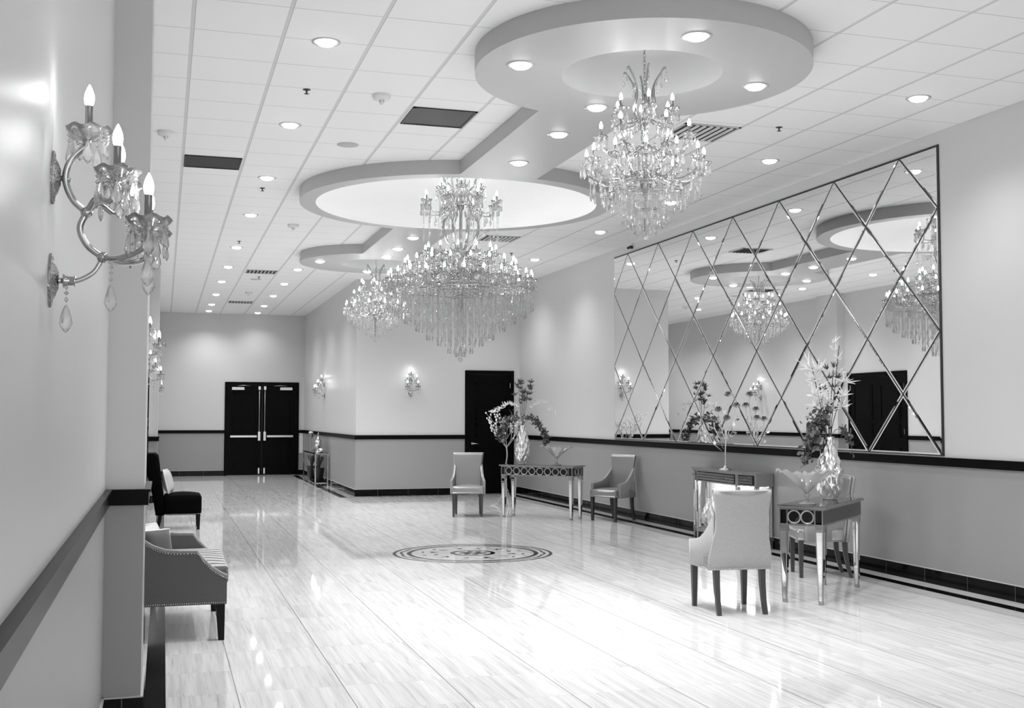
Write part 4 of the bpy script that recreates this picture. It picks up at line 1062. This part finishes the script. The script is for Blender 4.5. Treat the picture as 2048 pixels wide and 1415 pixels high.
# ------------------------------------------------------------------ demilune cabinet by the mirror wall
def cabinet():
    x0 = XR-.015; t = thing('display_console', 'mirrored display console with carved drawers and a lit open shelf below the mirror', 'console cabinet', (x0, 12.83, 0))
    # local: wall at x=0, room towards -x ; y along
    def outline(g=0.):
        return [(0, -.83-g), (-.22-g, -.83-g), (-.32-g, -.53-g*.5), (-.32-g, .53+g*.5), (-.22-g, .83+g), (0, .83+g)][::-1]
    B().prism(outline(.02), .865, .885).obj('cabinet_top', M['champ'], t)
    B().prism(outline(0), .725, .865).obj('drawer_case', M['champ'], t)
    B().prism(outline(.005), .095, .13).obj('bottom_shelf', M['champ'], t)
    B().box(-.012, -.002, -.81, .81, .13, .725).obj('back_panel', M['wht'], t)
    # carved drawer fronts
    def front(p, q_, nm):
        p, q_ = Vector((p[0], p[1], 0)), Vector((q_[0], q_[1], 0)); d = (q_-p); L_ = d.length; d.normalize(); n_ = Vector((d.y, -d.x, 0))
        if n_.x > 0: n_ = -n_
        T2 = Matrix(((d.x, n_.x, 0, p.x), (d.y, n_.y, 0, p.y), (0, 0, 1, 0), (0, 0, 0, 1)))
        o = B().box(.035, L_-.035, 0, .006, .742, .852, T=T2).obj(nm, M['smoked'], t)
        rr = random.Random(int(L_*100)); b = B(); k = .05
        while k < L_-.05:
            for z in (.765, .797, .829):
                b.torus(.011, .0028, 10, 4, T=T2 @ Matrix.Translation((k, .008, z)) @ Matrix.Rotation(pi/2, 4, 'X'))
            k += .028
        b.obj('carved_fretwork', M['champ'], o)
        for q2 in ([L_/2] if L_ < .5 else [L_*.27, L_*.73]):
            B().ball((0, 0, 0), .014, 8, 6, T=T2 @ Matrix.Translation((q2, .02, .80))).obj('knob', M['crystal'], o)
    O = outline(0)
    front(O[1], O[2], 'drawer'); front(O[2], O[3], 'drawer'); front(O[3], O[4], 'drawer')
    for (px_, py_) in [(-.20, -.80), (-.295, -.52), (-.295, .52), (-.20, .80), (-.03, -.80), (-.03, .80)]:
        lb = B().box(px_-.022, px_+.022, py_-.022, py_+.022, 0, .725); lo = lb.obj('leg', M['champ'], t)
        B().box(px_-.0235, px_+.0235, py_-.014, py_+.014, .14, .71).box(px_-.014, px_+.014, py_-.0235, py_+.0235, .14, .71).obj('mirror_inlay', M['mirror'], lo)
    B().box(-.20, -.18, -.70, .70, .712, .724).obj('light_strip', M['led'], t)
    return x0
cx0 = cabinet()
M['wht2'] = mat('white_silver_glaze', .8, .2, .6)
o = vase((cx0-.17, 13.17, .13), .50, .092, 'taller white-silver diamond-fluted vase on the lit shelf of the display console', mt='wht2', neck=.3)
o = vase((cx0-.10, 13.48, .13), .36, .088, 'shorter white-silver fluted vase behind it on the lit console shelf', mt='wht2', neck=.2)
# candelabrum with lotus cups
def candelabrum(loc):
    t = thing('candelabrum', 'silver branching candelabrum with lotus flower cups standing on the display console', 'candelabrum', loc)
    q = rel(loc)
    B().lathe([(.082, 0), (.080, .012), (.06, .022), (.03, .028), (.014, .045), (.010, .06)], 32).obj('base', M['silver'], t)
    B().tube(spline([q(0, .05), q(.0, .2), q(.005, .38), q(-.005, .52)], 5), [.010]*16, 8).obj('stem', M['silver'], t)
    cupsl = [(.045, .905, .03), (.14, .77, .0), (-.075, .72, .04), (-.145, .60, -.03), (.01, .615, -.06)]
    pm = B()
    for ring_, (n_, r0, r1, h_) in enumerate(((6, .014, .050, .050), (6, .016, .074, .028))):
        for k in range(n_):
            a = 2*pi*(k+.5*ring_)/n_; ca, sa = cos(a), sin(a); w_ = .025+.005*ring_
            V = [(r0*ca, r0*sa, 0), ((r0+r1)/2*ca-w_*sa, (r0+r1)/2*sa+w_*ca, h_*.55), (r1*ca, r1*sa, h_), ((r0+r1)/2*ca+w_*sa, (r0+r1)/2*sa-w_*ca, h_*.55)]
            V2 = [(x_, y_, z_+.0015) for x_, y_, z_ in V]
            pm.add(V+V2, [(0, 1, 2, 3), (7, 6, 5, 4), (0, 4, 5, 1), (1, 5, 6, 2), (2, 6, 7, 3), (3, 7, 4, 0)])
    pme = pm.mesh('petals', M['petal']); hme = B().lathe([(.014, .0), (.027, .004), (.027, .054), (.024, .054), (.024, .01), (.001, .01)], 16, cap=False).mesh('candle_holder', M['black'])
    for i, (a, z, d) in enumerate(cupsl):
        P = spline([q(0, .30+.05*i*.5), q(a*.35, z*.62, d*.4), q(a*.9, z-.10, d), q(a, z, d)], 6)
        o = B().tube(P, .0055, 6).obj('branch', M['silver'], t)
        link('petals', pme, o, q(a, z, d)); link('candle_holder', hme, o, q(a, z+.006, d))
    lf = B(); rr = random.Random(9)
    for (a, z) in [(-.17, .43), (-.11, .40), (-.19, .35), (-.13, .33), (-.22, .46), (-.06, .46), (.08, .50), (.12, .46), (.06, .42), (-.16, .52), (.1, .56), (-.08, .36), (.15, .62)]:
        c = Vector(q(a, z, rr.uniform(-.04, .04))); u = Vector(q(rr.uniform(-.5, .5), rr.uniform(-.2, .6))).normalized(); v = u.cross(Vector((rr.uniform(-.5, .5), -.6, .8))).normalized()*.018
        V = [c-u*.025, c-u*.01+v, c+u*.012+v*.9, c+u*.035, c+u*.012-v*.9, c-u*.01-v]
        lf.add([tuple(p) for p in V], [(0, 1, 2, 3, 4, 5)])
        lf.tube([tuple(c-u*.025), tuple(Vector(q(a*.3, z-.10)))], .0025, 4)
    lf.obj('leaves', M['silver'], t)
candelabrum((cx0-.20, 12.80, .885))

# ------------------------------------------------------------------ glass stand near the double door
def stand():
    y0, y1, xa, xb = 25.55, 27.75, XB-.32, XB-.05
    t = thing('glass_stand', 'long chrome framed glass stand along the wall beside the double door', 'console table', ((xa+xb)/2, (y0+y1)/2, 0))
    c = t.location; hx, hy_ = (xb-xa)/2, (y1-y0)/2
    for sx in (-1, 1):
        for yy in (-hy_, 0, hy_): B().box(sx*hx-.012, sx*hx+.012, yy-.012, yy+.012, 0, .715).obj('leg', M['chrome'], t)
    fb = B()
    for z in (.695, .05):
        fb.box(-hx, hx, -hy_-.012, -hy_+.012, z, z+.022); fb.box(-hx, hx, hy_-.012, hy_+.012, z, z+.022); fb.box(-hx-.012, -hx+.012, -hy_, hy_, z, z+.022); fb.box(hx-.012, hx+.012, -hy_, hy_, z, z+.022)
    fb.obj('rail_frame', M['chrome'], t)
    B().box(-hx-.01, hx+.01, -hy_-.01, hy_+.01, .717, .727).obj('glass_top', M['glass'], t)
    B().box(-hx, hx, -hy_, hy_, .072, .078).obj('glass_shelf', M['glass'], t)
    return c
sc_ = stand()
def pot_plant(x, y, label, seed):
    t = thing('potted_plant', label, 'potted plant', (x, y, .078), 0, 'black pots under the glass stand')
    B().lathe([(.075, 0), (.085, .02), (.125, .28), (.135, .30), (.125, .30), (.118, .27), (.001, .26)], 24, cap=False).obj('pot', M['black'], t)
    b = B(); rr = random.Random(seed)
    for k in range(14):
        a = 2*pi*k/14+rr.uniform(-.2, .2); L_ = rr.uniform(.26, .33); s_ = .12
        c0, s0 = cos(a), sin(a)
        V = [(.01*c0, .01*s0, .26), (.05*c0-.02*s0, .05*s0+.02*c0, .26+L_*.5), (s_*c0-.012*s0, s_*s0+.012*c0, .26+L_), (s_*c0+.012*s0, s_*s0-.012*c0, .26+L_), (.05*c0+.02*s0, .05*s0-.02*c0, .26+L_*.5)]
        b.add(V, [(0, 1, 2, 3, 4)], True)
    b.obj('leaves', M['leafd'], t)
pot_plant(sc_.x+.0, 26.0, 'black pot with fanned dark leaves under the glass stand, the nearer of two', 1)
pot_plant(sc_.x-.01, 27.2, 'black pot with fanned dark leaves under the glass stand, the farther of two', 2)
ZS = .727
t = thing('hurricane_candle', 'tall stemmed glass candle holder with a white candle on the glass stand', 'candle holder', (sc_.x-.02, 27.35, ZS))
B().lathe([(.06, 0), (.058, .01), (.015, .03), (.012, .26), (.03, .28), (.06, .31), (.062, .42), (.058, .42), (.056, .315), (.01, .30)], 20).obj('glass_holder', M['crystal'], t)
B().lathe([(.045, .32), (.045, .45), (.002, .452)], 16).obj('candle', M['pearl'], t)
t = thing('silver_urn', 'small lidded silver urn standing on the glass stand', 'urn', (sc_.x, 26.15, ZS))
B().lathe([(.06, 0), (.055, .015), (.02, .03), (.018, .08), (.06, .12), (.085, .19), (.08, .24), (.05, .27)], 24).obj('body', M['silver'], t)
B().lathe([(.055, .27), (.05, .30), (.02, .34), (.012, .36), (.018, .38), (.01, .42), (.002, .45)], 20).obj('lid', M['silver'], t)
tag(B().lathe([(.03, 0), (.07, .03), (.08, .06), (.06, .09), (.001, .095)], 20).obj('silver_dish', M['silver'], None, (sc_.x+.03, 25.8, ZS)), 'small round silver dish at the near end of the glass stand', 'dish')
t = thing('glass_ornament', 'low sparkling crystal ornament between candle and urn on the glass stand', 'ornament', (sc_.x-.02, 26.75, ZS)); b = B()
for k in range(9): b.octa((.03*cos(k*2.4)*k/4, .05*sin(k*2.4)*k/5, .04+.008*(k % 3)), .03, .04, 6)
b.box(-.05, .05, -.08, .08, 0, .012); b.obj('crystal_body', M['crystal'], t)
tag(B().box(3.44, 3.535, YF-.012, YF-.001, .57, 1.09).obj('notice_panel', M['sign']), 'plain pale rectangular panel on the far wall right of the double door', 'panel')
